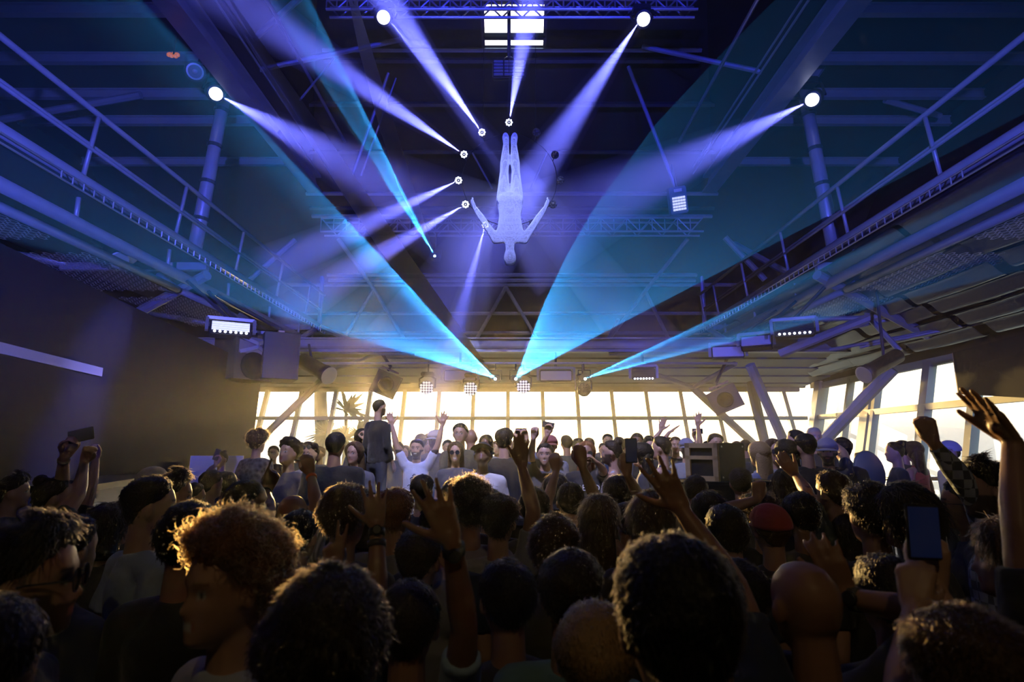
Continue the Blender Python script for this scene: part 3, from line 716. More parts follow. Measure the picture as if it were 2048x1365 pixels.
_Z = [-.115, -.10, -.08, -.06, -.03, 0, .015, .04, .07, .10, .112, .115]
_FR = [.050, .080, .086, .087, .084, .083, .087, .088, .080, .056, .026, .0]
_BK = [.030, .040, .055, .068, .088, .098, .101, .101, .091, .062, .029, .0]
_WD = [.020, .040, .053, .061, .069, .074, .076, .076, .068, .048, .024, .0]
def g2(x, z, cx, cz, sx, sz): return np.exp(-((x - cx) / sx) ** 2 - ((z - cz) / sz) ** 2)
def head_grid(nt=40, nz=34, extra=None):
    """a head centred at mid height: skull, brow, sockets, nose, lips, chin. extra(theta, z) adds to the radius"""
    zz = -.115 + .23 * (1 - np.cos(np.linspace(.08, math.pi - .04, nz))) / 2
    V = []; T = []; Zs = []
    for z in zz:
        f, b, w_ = np.interp(z, _Z, _FR), np.interp(z, _Z, _BK), np.interp(z, _Z, _WD)
        th = np.linspace(0, 2 * math.pi, nt, endpoint=False)
        cs, sn = np.cos(th), np.sin(th)
        x = w_ * np.sign(sn) * np.abs(sn) ** .9; y = np.where(cs > 0, f, b) * np.sign(cs) * np.abs(cs) ** .95
        V.append(np.stack([x, y, np.full(nt, z)], 1)); T.append(th); Zs.append(np.full(nt, z))
    V = np.concatenate(V); T = np.concatenate(T); Zs = np.concatenate(Zs)
    return V, T, Zs, nt, nz
def grid_faces(nt, nz):
    fs = []
    for i in range(nz - 1):
        for k in range(nt): fs.append((i * nt + k, i * nt + (k + 1) % nt, (i + 1) * nt + (k + 1) % nt, (i + 1) * nt + k))
    fs.append(tuple(range(nt - 1, -1, -1))); fs.append(tuple((nz - 1) * nt + k for k in range(nt)))
    return fs
def _make_head():
    V, T, Zs, nt, nz = head_grid(48, 44)
    x, y, z = V[:, 0], V[:, 1], V[:, 2]; front = np.clip(y / .05, 0, 1)
    d = np.zeros(len(V))
    nose_h = np.interp(z, [-.044, -.036, -.026, -.01, .012, .03], [0, .016, .027, .018, .006, 0])
    d += nose_h * np.exp(-(x / np.interp(z, [-.04, -.02, .02], [.016, .014, .010])) ** 2)
    d += .006 * (g2(x, z, .027, .030, .022, .010) + g2(x, z, -.027, .030, .022, .010))
    d -= .013 * (g2(x, z, .031, .008, .016, .012) + g2(x, z, -.031, .008, .016, .012))
    d += .006 * (g2(x, z, .031, .008, .010, .007) + g2(x, z, -.031, .008, .010, .007))
    d += .007 * (g2(x, z, .042, -.02, .018, .016) + g2(x, z, -.042, -.02, .018, .016))
    d += .008 * g2(x, z, 0, -.051, .022, .006) + .007 * g2(x, z, 0, -.066, .018, .006) - .004 * g2(x, z, 0, -.0585, .022, .003)
    d += .010 * g2(x, z, 0, -.098, .022, .014)
    V[:, 1] += d * front
    return V, grid_faces(nt, nz)
HEAD_V, HEAD_F = _make_head()

def noise3(p, s, seed=0):
    """cheap smooth noise from summed sines"""
    r = np.random.RandomState(seed); out = np.zeros(len(p))
    for k in range(7):
        d = r.normal(size=3); d /= np.linalg.norm(d); out += np.sin(p @ d * s * r.uniform(.7, 1.5) + r.uniform(0, 6.28))
    return out / 3.5

SKINS = {'light': (.46, .27, .18), 'tan': (.34, .18, .105), 'brown': (.17, .085, .05), 'dark': (.085, .045, .03)}
HAIRS = {'black': (.010, .008, .007), 'dark': (.022, .014, .009), 'brown': (.07, .038, .018), 'ginger': (.22, .085, .025), 'blond': (.30, .20, .09), 'grey': (.25, .24, .23)}
def skin_mat():
    m = bpy.data.materials.new('skin'); m.use_nodes = True; t = m.node_tree; b = t.nodes['Principled BSDF']
    a = t.nodes.new('ShaderNodeAttribute'); a.attribute_name = 'Col'; t.links.new(a.outputs['Color'], b.inputs['Base Color'])
    b.inputs['Roughness'].default_value = .48; b.inputs['Specular IOR Level'].default_value = .45
    b.inputs['Subsurface Weight'].default_value = 0.0
    return m
M_SKIN = skin_mat()
def hair_mat(key):
    n = 'hair_' + key
    if n in MATS: return MATS[n]
    c = HAIRS[key]; m = bpy.data.materials.new(n); m.use_nodes = True; t = m.node_tree; b = t.nodes['Principled BSDF']
    b.inputs['Base Color'].default_value = (*c, 1); b.inputs['Roughness'].default_value = .5
    b.inputs['Sheen Weight'].default_value = .02; b.inputs['Specular IOR Level'].default_value = .2; b.inputs['Sheen Tint'].default_value = (*[min(1, k * 3 + .1) for k in c], 1)
    tc = t.nodes.new('ShaderNodeTexCoord'); nz = t.nodes.new('ShaderNodeTexNoise'); nz.inputs['Scale'].default_value = 90; nz.inputs['Detail'].default_value = 3
    bp = t.nodes.new('ShaderNodeBump'); bp.inputs['Strength'].default_value = .6; bp.inputs['Distance'].default_value = .01
    t.links.new(tc.outputs['Object'], nz.inputs['Vector']); t.links.new(nz.outputs['Fac'], bp.inputs['Height']); t.links.new(bp.outputs[0], b.inputs['Normal'])
    MATS[n] = m; return m
def strand_mat(key):
    n = 'strand_' + key
    if n in MATS: return MATS[n]
    m = bpy.data.materials.new(n); m.use_nodes = True; t = m.node_tree; t.nodes.clear()
    o = t.nodes.new('ShaderNodeOutputMaterial'); h = t.nodes.new('ShaderNodeBsdfHairPrincipled'); h.parametrization = 'COLOR'
    c = HAIRS[key]; h.inputs['Color'].default_value = (*[min(1, k * .8 + .001) for k in c], 1); h.inputs['Roughness'].default_value = .35; h.inputs['Radial Roughness'].default_value = .5; h.inputs['IOR'].default_value = 1.3
    t.links.new(h.outputs[0], o.inputs[0]); MATS[n] = m; return m
def cloth_mat(col, pat=None):
    n = 'cloth_%02x%02x%02x_%s' % (*[int(min(1, k) * 255) for k in col], pat or 'plain')
    if n in MATS: return MATS[n]
    m = mat(n, col, .85, 0, .2, sheen=.15)
    t = m.node_tree; b = t.nodes['Principled BSDF']
    tc = t.nodes.new('ShaderNodeTexCoord'); nz = t.nodes.new('ShaderNodeTexNoise'); nz.inputs['Scale'].default_value = 7; nz.inputs['Detail'].default_value = 3
    bp = t.nodes.new('ShaderNodeBump'); bp.inputs['Strength'].default_value = .5; bp.inputs['Distance'].default_value = .04
    t.links.new(tc.outputs['Object'], nz.inputs['Vector']); t.links.new(nz.outputs['Fac'], bp.inputs['Height']); t.links.new(bp.outputs[0], b.inputs['Normal'])
    if pat:
        if pat == 'stripe':
            w_ = t.nodes.new('ShaderNodeTexWave'); w_.inputs['Scale'].default_value = 22; w_.bands_direction = 'X'; src = w_.outputs['Fac']; lo = .45
        elif pat == 'check':
            w_ = t.nodes.new('ShaderNodeTexChecker'); w_.inputs['Scale'].default_value = 26; src = w_.outputs['Fac']; lo = .25
        else:
            w_ = t.nodes.new('ShaderNodeTexVoronoi'); w_.inputs['Scale'].default_value = 22; src = w_.outputs['Distance']; lo = .1
        t.links.new(tc.outputs['Object'], w_.inputs['Vector'])
        r = t.nodes.new('ShaderNodeMapRange'); r.inputs['To Min'].default_value = lo; r.inputs['To Max'].default_value = 1.3; t.links.new(src, r.inputs['Value'])
        mx = t.nodes.new('ShaderNodeVectorMath'); mx.operation = 'SCALE'; mx.inputs[0].default_value = col; t.links.new(r.outputs[0], mx.inputs['Scale']); t.links.new(mx.outputs[0], b.inputs['Base Color'])
    return m
M_TROUSER = mat('dark_denim', (.03, .035, .05), .8, noise=.2, nscale=20); M_SHOE = mat('shoe_rubber', (.08, .08, .08), .6)

def hand(fl, W, f, n, right, pose, s, fat=1.0):
    """palm, four unequal fingers with knuckle bends and a thumb from the side of the palm"""
    f = f.normalized(); n = (n - f * n.dot(f)).normalized(); t = f.cross(n) if right else n.cross(f)
    P = lambda a, b, c=0: W + (f * a + t * b + n * c) * s
    kn = [P(.086, .030), P(.091, .010), P(.087, -.011), P(.078, -.030)]
    ba = [P(.008, .016), P(.006, .005), P(.006, -.006), P(.008, -.017)]
    for a, b in zip(ba, kn): fl.limb(a, b, .0150 * s, .0125 * s, 8)
    fl.ball(P(.045, .0, .006), (.022 * s) )
    L = [.074, .082, .076, .060]; sp = [.20, .05, -.10, -.28]
    C_ = {'open': [(.12, .12, .1)] * 4, 'flat': [(.02, .05, .05)] * 4, 'relax': [(.3, .45, .3)] * 4, 'fist': [(1.4, 1.65, 1.0)] * 4, 'hold': [(.75, .9, .5)] * 4,
          'point': [(.05, .08, .05)] + [(1.3, 1.6, 1.0)] * 3, 'vee': [(.05, .1, .05)] * 2 + [(1.4, 1.6, 1.0)] * 2}[pose]
    spk = {'open': 1.25, 'flat': .45, 'vee': 1.2, 'relax': .6}.get(pose, .25)
    for i in range(4):
        d = (f * math.cos(sp[i] * spk) + t * math.sin(sp[i] * spk)).normalized(); p = kn[i]; ang = 0; r = .0098 * s * fat * (1 if i < 3 else .88)
        for q, (fr, cu) in enumerate(zip((.46, .30, .24), C_[i])):
            ang += cu; dd = d * math.cos(ang) + n * math.sin(ang); e = p + dd * L[i] * fr * s
            fl.limb(p, e, r, r * .9, 8); p = e; r *= .9
    th = {'open': (.62, .78, .1), 'flat': (.85, .5, .1), 'relax': (.75, .5, .4), 'hold': (.7, .45, .55)}.get(pose, (.62, .25, .75))
    d = (f * th[0] + t * th[1] + n * th[2]).normalized(); p = P(.018, .024, .004)
    e = p + d * .042 * s; fl.limb(p, e, .0145 * s, .0125 * s * fat, 8)
    bend = f * .35 + (n * .5 - t * .5 if pose in ('fist', 'point', 'vee', 'hold') else n * .05)
    d2 = (d + bend * .6).normalized(); e2 = e + d2 * .034 * s; fl.limb(e, e2, .0118 * s * fat, .0105 * s * fat, 8)
    d3 = (d2 + bend * .5).normalized(); fl.limb(e2, e2 + d3 * .026 * s, .0105 * s * fat, .0085 * s * fat, 8)

def _trousers():
    fl = Flesh(); fl.loft([(.80, .15, .105, 0), (.90, .168, .115, 0), (.98, .165, .115, 0)], 14)
    for sx in (-1, 1):
        fl.limb((sx * .085, 0, .86), (sx * .10, .01, .48), .092, .066, 10, True); fl.limb((sx * .10, .01, .50), (sx * .105, -.01, .06), .066, .055, 10, True)
        fl.ball((sx * .085, 0, .84), .09); fl.ball((sx * .10, .01, .49), .066)
    return fl.grown(.03, 2)
TROUSERS = _trousers(); TROUSERS.materials.append(M_TROUSER); TROUSERS.shade_smooth()
def _shoe():
    fl = Flesh(); fl.limb((0, -.06, .035), (0, .13, .03), .04, .036, 10); fl.limb((0, -.05, .05), (0, -.05, .09), .042, .045, 10, True); return fl.grown(.018, 1)
SHOE = _shoe(); SHOE.materials.append(M_SHOE); SHOE.shade_smooth()

def set_cols(me, base, fn=None):
    n = len(me.vertices); c = np.ones((n, 4), np.float32); c[:, :3] = base
    if fn is not None:
        v = np.empty(n * 3, np.float32); me.vertices.foreach_get('co', v); fn(v.reshape(-1, 3), c)
    a = me.color_attributes.new('Col', 'FLOAT_COLOR', 'POINT'); a.data.foreach_set('color', c.ravel())

def cover_of(T, Zs, style):
    """0..1: where hair grows; the hairline runs brow - temple - ear - nape"""
    c = np.cos(T)
    hz = np.where(c > 0, .018 + .068 * np.clip(c * 1.25, 0, 1) ** .8, .018 + .092 * np.clip(c, -1, 0))
    if style == 'fringe': hz = np.where(c > .3, .035, hz)
    if style in ('long', 'bob'): hz = np.where(c < .25, np.minimum(hz, -.09), np.interp(c, [.25, .5, .8, 1], [-.09, .01, .075, .096]))
    hz = hz + .006 * np.sin(T * 9) * np.sin(T * 5 + 1)
    return np.clip((Zs - hz) / (.022 if style in ('long', 'bob', 'fringe') else .040) + .4, 0, 1)
HAIR_T = {'short': (.020, .004, 60), 'buzz': (.006, .001, 60), 'messy': (.034, .010, 60), 'curly': (.048, .012, 130), 'afro': (.062, .012, 150), 'long': (.026, .004, 50),
          'bob': (.03, .005, 50), 'fringe': (.026, .005, 60), 'fade': (.024, .003, 60), 'bun': (.014, .003, 60), 'quiff': (.03, .006, 70)}
def hair_cap(style, seed):
    V, T, Zs, nt, nz = head_grid(44, 36)
    t, amp, fr = HAIR_T[style]; cov = cover_of(T, Zs, style)
    nrm = V / np.array([.0056, .0092, .0125]) * np.array([.074, .09, .11]); nrm = V / np.array([.075 ** 2, .095 ** 2, .125 ** 2]); nrm /= np.linalg.norm(nrm, axis=1)[:, None]
    tk = np.full(len(V), t)
    tk = tk * np.clip(.42 + (Zs + .06) / .15, .35, 1)
    if style == 'fade': tk = t * np.clip(.25 + Zs / .08, .22, 1)
    if style == 'quiff': tk = t * (.45 + .9 * np.clip(Zs / .1, 0, 1) * np.clip(np.cos(T) + .4, 0, 1.2))
    if style in ('curly', 'afro', 'messy'): tk = tk * np.clip(.65 + Zs / .2, .55, 1.15)
    off = tk * cov - .008 * (1 - cov) + amp * noise3(V, fr, seed) * cov
    return V + nrm * off[:, None], grid_faces(nt, nz), V, nrm, cov, tk

def strands(parent, M, style, key, seed, count, s):
    V, F_, B, nrm, cov, tk = hair_cap(style, seed); r = np.random.RandomState(seed)
    idx = np.where(cov > .55)[0]; pick = r.choice(idx, count); base = V[pick] + r.normal(size=(count, 3)) * .004; nn = nrm[pick]
    ln = {'buzz': .004, 'short': .011, 'fade': .008, 'curly': .026, 'afro': .03, 'messy': .020, 'long': .05, 'bob': .05, 'fringe': .035, 'bun': .02, 'quiff': .026}[style]
    k = 6; base = base - nn * .004; P = np.zeros((count, k, 3)); rnd = r.normal(size=(count, 3))
    comb = np.array([.15, -.35, -1.0]) + rnd * .25; comb = comb - nn * (comb * nn).sum(1)[:, None]; comb /= np.linalg.norm(comb, axis=1)[:, None] + 1e-9
    lift = {'curly': 1.0, 'afro': 1.2, 'messy': .55, 'quiff': .5}.get(style, .22); d = comb * (1 - .5 * min(lift, 1)) + nn * lift * r.uniform(.2, 1.0, (count, 1)) + rnd * (.18 if lift < 1 else .4)
    u = np.cross(d, r.normal(size=(count, 3))); u /= np.linalg.norm(u, axis=1)[:, None] + 1e-9; w_ = np.cross(d, u); w_ /= np.linalg.norm(w_, axis=1)[:, None] + 1e-9
    L = ln * r.uniform(.5, 1.2, (count, 1)); ph = r.uniform(0, 6.28, (count, 1)); curl = {'curly': .0075, 'afro': .006, 'messy': .003}.get(style, .0008); down = np.array([0, -.1, -.5])
    for q in range(k):
        t = q / (k - 1); P[:, q] = base + d * L * t + down * (ln * .4 * t * t if style not in ('curly', 'afro') else 0)
        a = ph + t * (9 if style in ('curly', 'afro') else 3); P[:, q] += (u * np.cos(a) + w_ * np.sin(a)) * curl * min(1, t * 3)
    P = (P.reshape(-1, 3) @ np.array(M.to_3x3()).T) + np.array(M.translation)
    hc = bpy.data.hair_curves.new('hair_strands'); hc.add_curves([k] * count)
    hc.attributes['position'].data.foreach_set('vector', P.astype(np.float32).ravel())
    ra = hc.attributes.get('radius') or hc.attributes.new('radius', 'FLOAT', 'POINT')
    rr = np.tile(np.linspace(1, .35, k), count) * (.0011 if style not in ('buzz',) else .0008) * s; ra.data.foreach_set('value', rr.astype(np.float32))
    hc.materials.append(strand_mat(key)); o = bpy.data.objects.new('hair_strands', hc); C.objects.link(o); o.parent = parent; o['kind'] = 'stuff'
    return o

STAGE_Y, STAGE_Z = 5.45, .20
PEOPLE = {}
def person(px, py, d, yaw, label, shirt=(.03, .03, .035), hair='short', hc='dark', skin='light', arms=(), hy=0, hp=0, z0=None, sleeve='short', pat=None,
           beard=False, glasses=None, cap=None, smile=False, strand=0, group=None, voxel=None, headless=False, jewel=False, wide=1.0, key=None, tank=False, seed=None, name='person', print_=None, light=False):
    """px, py: where the photograph shows the crown; d: depth. yaw 0 looks at the stage, 180 at the camera, + turns left"""
    seed = seed if seed is not None else int(px * 7 + py * 13) % 9973
    rs = random.Random(seed)
    if z0 is None: z0 = STAGE_Z if d > STAGE_Y else 0.0
    top = at(px, py, d); ht = {'afro': .05, 'curly': .04, 'messy': .03, 'quiff': .025}.get(hair, .018)
    H = top.z - z0 - ht
    if not 1.44 < H < 1.99: print('HEIGHT', round(H, 2), px, py, d, label[:50])
    if not strand and d < 4.6 and hair not in ('bald', 'buzz') and not cap: strand = 4000 if d < 2 else 2200 if d < 3.2 else 1000
    s = H / 1.75
    yw = R(yaw); org = Vector((top.x, top.y, z0)); inv = Matrix.Rotation(-yw, 3, 'Z')
    loc = lambda p: inv @ (Vector(p) - org)
    fl = Flesh(); raised = {a[0] for a in arms}
    # head
    hd = Matrix.Translation((0, .012 * s, 1.635 * s)) @ Matrix.Rotation(R(hy), 4, 'Z') @ Matrix.Rotation(R(-hp), 4, 'X') @ Matrix.Scale(s, 4)
    hm = np.array(hd.to_3x3()); hv = HEAD_V * np.array([1, 1, 1]); fl.add(hv @ hm.T + np.array(hd.translation), HEAD_F)
    for sx in (-1, 1): fl.ball(hd @ Vector((sx * .082, -.012, -.004)), (.011 * s, .021 * s, .033 * s), Matrix.Rotation(R(hy), 3, 'Z') @ Matrix.Rotation(R(-18 * sx), 3, 'Z'))
    fl.limb((0, -.018 * s, 1.40 * s), hd @ Vector((0, -.022, -.055)), .060 * s * wide ** .5, .053 * s, 12)
    fl.loft([(z * s, a * s * wide, b * s, 0) for z, a, b in ((.95, .12, .075), (1.1, .11, .075), (1.28, .135, .085), (1.37, .12, .07), (1.44, .06, .052))], 12)
    # arms
    joints = {}
    for sx, sd in ((-1, 'L'), (1, 'R')):
        a = next((q for q in arms if q[0] == sd), None)
        sh = Vector((sx * .172 * wide, -.01, 1.385)) * s
        U, Fo = .285 * s, .255 * s
        if a is None:
            el = sh + Vector((sx * .05, -.03 + rs.uniform(-.03, .03), -.28)).normalized() * U; wr = el + Vector((sx * -.01, .10 + rs.uniform(0, .08), -.24)).normalized() * Fo
            f = (wr - el).normalized(); n = Vector((-sx, 0, 0)); pose = 'relax'
        else:
            o = dict(a[3]) if len(a) > 3 else {}
            wpx, tpx = a[1], a[2]
            if wpx[1] < py + 140 / d * 2.2 or o.get('up'): sh += Vector((-sx * .022, 0, .045)) * s
            D = o.get('D'); ray = at(wpx[0], wpx[1], 1.0) - CAM; shw = Matrix.Rotation(yw, 3, 'Z') @ sh + org
            reach = (U + Fo) * o.get('reach', .985)
            if D is None:
                best = None
                for q in range(-60, 61):
                    DD = d + q * .012; p = CAM + ray * DD; e = abs((p - shw).length - reach) + .15 * abs(q) * .012
                    if best is None or e < best[0]: best = (e, DD)
                D = best[1]
            wr = loc(CAM + ray * D); v = wr - sh
            if v.length > (U + Fo) * .995: wr = sh + v.normalized() * (U + Fo) * .995; v = wr - sh
            L = v.length; ca = (U * U + L * L - Fo * Fo) / (2 * U * L); ca = max(-1, min(1, ca)); sa = math.sqrt(1 - ca * ca)
            if 'el' in o: hint = loc(at(o['el'][0], o['el'][1], o['el'][2] if len(o['el']) > 2 else (D + d) / 2)) - sh
            else: hint = Vector((sx * .6, .45, -.25))
            hint = hint - v.normalized() * hint.dot(v.normalized()); hint.normalize()
            el = sh + v.normalized() * (U * ca) + hint * (U * sa)
            wd = D; f = loc(at(tpx[0], tpx[1], wd + o.get('tipd', 0))) - wr
            toc = loc(CAM) - wr; n = toc if a[4] == 'cam' else -toc
            if a[4] == 'side': n = Vector((-sx, 0, 0))
            if a[4] == 'down': n = Vector((0, 0, -1))
            if a[4] == 'up': n = Vector((0, 0, 1))
            pose = o.get('pose', 'open')
        joints[sd] = (sh, el, wr, f)
        fl.ball(sh, .056 * s); fl.limb((sx * .04 * s, -.01 * s, 1.41 * s), sh, .050 * s, .052 * s)
        mid = sh.lerp(el, .4); fl.limb(sh, mid, .052 * s, .049 * s); fl.limb(mid, el, .049 * s, .039 * s)
        m2 = el.lerp(wr, .3); fl.limb(el, m2, .039 * s, .041 * s); fl.limb(m2, wr, .041 * s, .0255 * s)
        fd = f.normalized(); fl.limb(wr, wr + fd * .02 * s, .025 * s, .022 * s)
        hs = s * 1.04 * (1.08 if a is not None and d > 4 else 1)
        hand(fl, wr + fd * .008 * s, f, n, sd == 'R', pose, hs, 1.0 if d < 3 else 1.15)
    vx = voxel or (.0072 if d < 2.2 else .0085 if d < 3.6 else .0105 if raised else .014)
    if not raised and d < 3.6 and voxel is None: vx = .0095
    me = fl.grown(vx * max(.9, s), 2, .45)
    hi = hd.inverted(); base = np.array(SKINS[skin]) * (1 + .12 * (rs.random() - .5)); hcol = np.array(HAIRS[hc]); hi3 = np.array(hi)
    def paint(v, c):
        p = v @ hi3[:3, :3].T + hi3[:3, 3]; x, y, z = np.abs(p[:, 0]), p[:, 1], p[:, 2]
        fr = (y > .045) & (z > -.12) & (z < .12)
        c[fr & (np.abs(z + .058) < .011) & (x < .024 * (1 - ((z + .058) / .016) ** 2)), :3] = base * np.array([.95, .55, .55])
        if smile: c[fr & (np.abs(z + .058) < .0055) & (x < .020), :3] = (.7, .68, .62)
        ey = ((x - .031) / .013) ** 2 + ((z - .008) / .0065) ** 2
        c[fr & (ey < 1), :3] = (.55, .53, .5); c[fr & (((x - .031) / .0062) ** 2 + ((z - .008) / .0062) ** 2 < 1), :3] = (.02, .015, .012)
        c[fr & (np.abs(z - .028 - .004 * np.sin((x - .015) * 60)) < .0042) & (x > .013) & (x < .05), :3] = hcol * .8 + base * .12
        if beard: c[(y > -.005) & (z < np.where(x > .05, -.01, -.036)) & (z > -.135) & ~(fr & (np.abs(z + .058) < .007) & (x < .018)), :3] = hcol * .85 + base * .12
        if hair == 'bald' or hair == 'buzz':
            cv = (z > np.interp(y, [-.1, -.02, .03, .08], [-.06, .0, .05, .07])); k = .65 if hair == 'bald' else .75
            c[cv, :3] = c[cv, :3] * (1 - .0 * k) if hair == 'bald' else c[cv, :3] * (1 - k) + hcol * k
        c[:, :3] *= (1 + .06 * noise3(v, 40, 3))[:, None]
    set_cols(me, base, paint); me.materials.append(M_SKIN); me.shade_smooth()
    ob = bpy.data.objects.new(name, me); C.objects.link(ob); ob.location = org; ob.rotation_euler = (0, 0, yw)
    tag(ob, label, 'person', group); ob['seed'] = 0; del ob['seed']
    def part(nm, mesh, m=None, smooth=True, par=None):
        if m is not None: mesh.materials.append(m)
        if smooth: mesh.shade_smooth()
        q = bpy.data.objects.new(nm, mesh); C.objects.link(q); q.parent = par or ob; return q
    # shirt
    sf = Flesh(); t_ = wide
    rings = [(.86, .172, .122, 0), (1.0, .166, .122, .005), (1.12, .160, .118, .008), (1.25, .168, .126, .005), (1.32, .168, .122, 0), (1.375, .140, .100, -.008), (1.415, .100, .080, -.012)]
    if not tank: rings.append((1.462, .068, .066, -.012))
    sf.loft([(z * s, a * s * (t_ if z < 1.46 else 1), b * s, y * s) for z, a, b, y in rings], 20)
    for sx, sd in ((-1, 'L'), (1, 'R')):
        sh, el, wr, f = joints[sd]
        if tank:
            sf.limb((sx * .075 * s, -.01 * s, 1.36 * s), (sx * .09 * s, -.01 * s, 1.445 * s), .045 * s, .03 * s); continue
        sf.limb((sx * .05 * s, -.012 * s, 1.415 * s), sh, .060 * s, .066 * s)
        if sleeve == 'short': e2 = sh.lerp(el, .66); sf.limb(sh, e2, .066 * s, .062 * s, 12, 1)
        else:
            sf.limb(sh, el, .064 * s, .052 * s); sf.limb(el, el.lerp(wr, .93), .052 * s, .036 * s, 12, 1)
    sm = sf.grown((.013 if d < 3 else .020 if d < 5 else .026) * s, 3, .5)
    v = np.empty(len(sm.vertices) * 3, np.float32); sm.vertices.foreach_get('co', v); v = v.reshape(-1, 3); nr = np.empty_like(v); sm.vertices.foreach_get('normal', nr.reshape(-1))
    v = v + nr * (.0045 * s * noise3(v, 26, seed) + .003 * s * noise3(v * np.array([1, 1, .5]), 60, seed + 1))[:, None]; sm.vertices.foreach_set('co', v.astype(np.float32).ravel())
    sho = part('shirt', sm, cloth_mat(shirt, pat))
    # trousers and shoes
    tr = bpy.data.objects.new('trousers', TROUSERS); C.objects.link(tr); tr.parent = ob; tr.scale = (s * wide, s, s)
    for sx in (-1, 1):
        q = bpy.data.objects.new('shoe', SHOE); C.objects.link(q); q.parent = ob; q.location = (sx * .105 * s, 0, 0); q.scale = (s, s, s)
    # hair
    if hair not in ('bald', 'none') :
        V, F_, *_r = hair_cap(hair, seed)
        if cap: V = _r[0] + (V - _r[0]) * np.clip(1 - (_r[0][:, 2] - .0) / .04, .1, 1)[:, None]
        hf = Flesh(); hf.add(V @ hm.T + np.array(hd.translation), F_)
        if hair in ('long', 'bob'):
            dn = -.36 if hair == 'long' else -.15
            rg = [(.06, .06, .05, -.04), (.02, .090, .070, -.045), (-.06, .096, .066, -.05), (-.14, .098, .060, -.055), (dn * .75, .10, .055, -.07), (dn, .085, .03, -.085)]
            h2 = Flesh(); h2.loft(rg, 18); vv = np.concatenate(h2.V); vv = vv + (noise3(vv * np.array([1, 1, .15]), 90, seed) * .005)[:, None] * np.sign(vv) * np.array([1, 1, 0])
            hf.add(vv @ hm.T + np.array(hd.translation), h2.F)
        if hair == 'bun': hf.ball(hd @ Vector((0, -.075, .105)), .042 * s)
        ho_me = bpy.data.meshes.new('hair'); ho_me.from_pydata(np.concatenate(hf.V).tolist(), [], hf.F); ho_me.update()
        ho = part('hair', ho_me, hair_mat(hc))
        if strand: strands(ho, hd, hair, hc, seed, strand, s)
    if cap:
        V, T, Zs, nt, nz = head_grid(36, 30); cov = np.clip((Zs - np.where(np.cos(T) > 0, .035, .005 + 0 * T)) / .012, 0, 1)
        nrm = V / np.array([.075 ** 2, .095 ** 2, .125 ** 2]); nrm /= np.linalg.norm(nrm, axis=1)[:, None]
        V = V + nrm * (.027 * cov - .02 * (1 - cov))[:, None]; V[:, 2] += .004 * cov
        cf = Flesh(); cf.add(V @ hm.T + np.array(hd.translation), grid_faces(nt, nz)); me2 = bpy.data.meshes.new('cap'); me2.from_pydata(np.concatenate(cf.V).tolist(), [], cf.F); me2.update()
        co = part('cap', me2, cloth_mat(cap[0])); back = cap[1] if len(cap) > 1 else 1
        vis = []; n_ = 13
        for j in range(4):
            for i in range(n_):
                a = (i / (n_ - 1) - .5) * 2.2; r = .088 + .020 * j; vis.append(Vector((math.sin(a) * r * .9, back * (math.cos(a) * r + .004 + .008 * j), .034 - .006 * j - .010 * abs(math.sin(a)) ** 2)))
        fs = [(j * n_ + i, j * n_ + i + 1, (j + 1) * n_ + i + 1, (j + 1) * n_ + i) for j in range(3) for i in range(n_ - 1)]
        nv = len(vis); vis2 = [hd @ p for p in vis] + [hd @ (p + Vector((0, 0, .006))) for p in vis]; me3 = bpy.data.meshes.new('peak')
        me3.from_pydata([p[:] for p in vis2], [], fs + [tuple(q + nv for q in reversed(f)) for f in fs]); me3.update(); part('peak', me3, cloth_mat(cap[0]), True, co)
    if glasses:
        mb = MB()
        for sx in (-1, 1):
            c = Vector((sx * .033, .098, .008)) if glasses != 'up' else Vector((sx * .033, .083, .085))
            mb.lathe([(.0, -.001), (.025, -.001), (.027, .001), (.0, .003)] if glasses != 'clear' else [(.022, -.001), (.026, -.001), (.026, .002), (.022, .002), (.022, -.001)], 12, hd @ Matrix.Translation(c) @ Matrix.Rotation(R(-90), 4, 'X'))
            mb.tube([hd @ (c + Vector((sx * .026, 0, .004))), hd @ Vector((sx * .082, .02, c.z + .004)), hd @ Vector((sx * .083, -.01, c.z - .002))], .0025 * s, 5)
        mb.tube([hd @ Vector((-.01, mb.v and .1 if glasses != 'up' else .085, .012 if glasses != 'up' else .087)), hd @ Vector((.01, .1 if glasses != 'up' else .085, .012 if glasses != 'up' else .087))], .003 * s, 5)
        me4 = bpy.data.meshes.new('glasses'); me4.from_pydata(mb.v, [], mb.f); me4.update(); part('glasses', me4, M_LENS_OFF if glasses != 'white' else M_WHITE, False)
    # bands and watches: ('R', fraction elbow..wrist, colour, kind)
    for b in (jewel or ()):
        sh, el, wr, f = joints[b[0]]; p = el.lerp(wr, b[1]); dr = (wr - el).normalized(); rr = np.interp(b[1], [.3, 1], [.043, .028]) * s
        M = frame_to(p, p + dr); mb = MB(); hb = .009 if b[3] != 'watch' else .011
        mb.lathe([(rr * .9, -hb), (rr * 1.08, -hb), (rr * 1.1, hb), (rr * .9, hb)], 18, M); me5 = bpy.data.meshes.new(b[3]); me5.from_pydata(mb.v, [], mb.f); me5.update()
        wo_ = part('wristband' if b[3] != 'watch' else 'watch', me5, mat('band_%s' % (b[2],), b[2], .5))
        if b[3] == 'watch':
            q = (loc(CAM) - p); q = (q - dr * q.dot(dr)).normalized(); mb = MB(); mb.lathe([(.019 * s, -.002), (.019 * s, .008), (.015 * s, .010), (0, .010)], 14, frame_to(p + q * rr, p + q))
            me6 = bpy.data.meshes.new('watch_case'); me6.from_pydata(mb.v, [], mb.f); me6.update(); part('watch_case', me6, M_BLACK, False, wo_)
    if print_: print_(ob, sho, s)
    ob['joints'] = 0; del ob['joints']
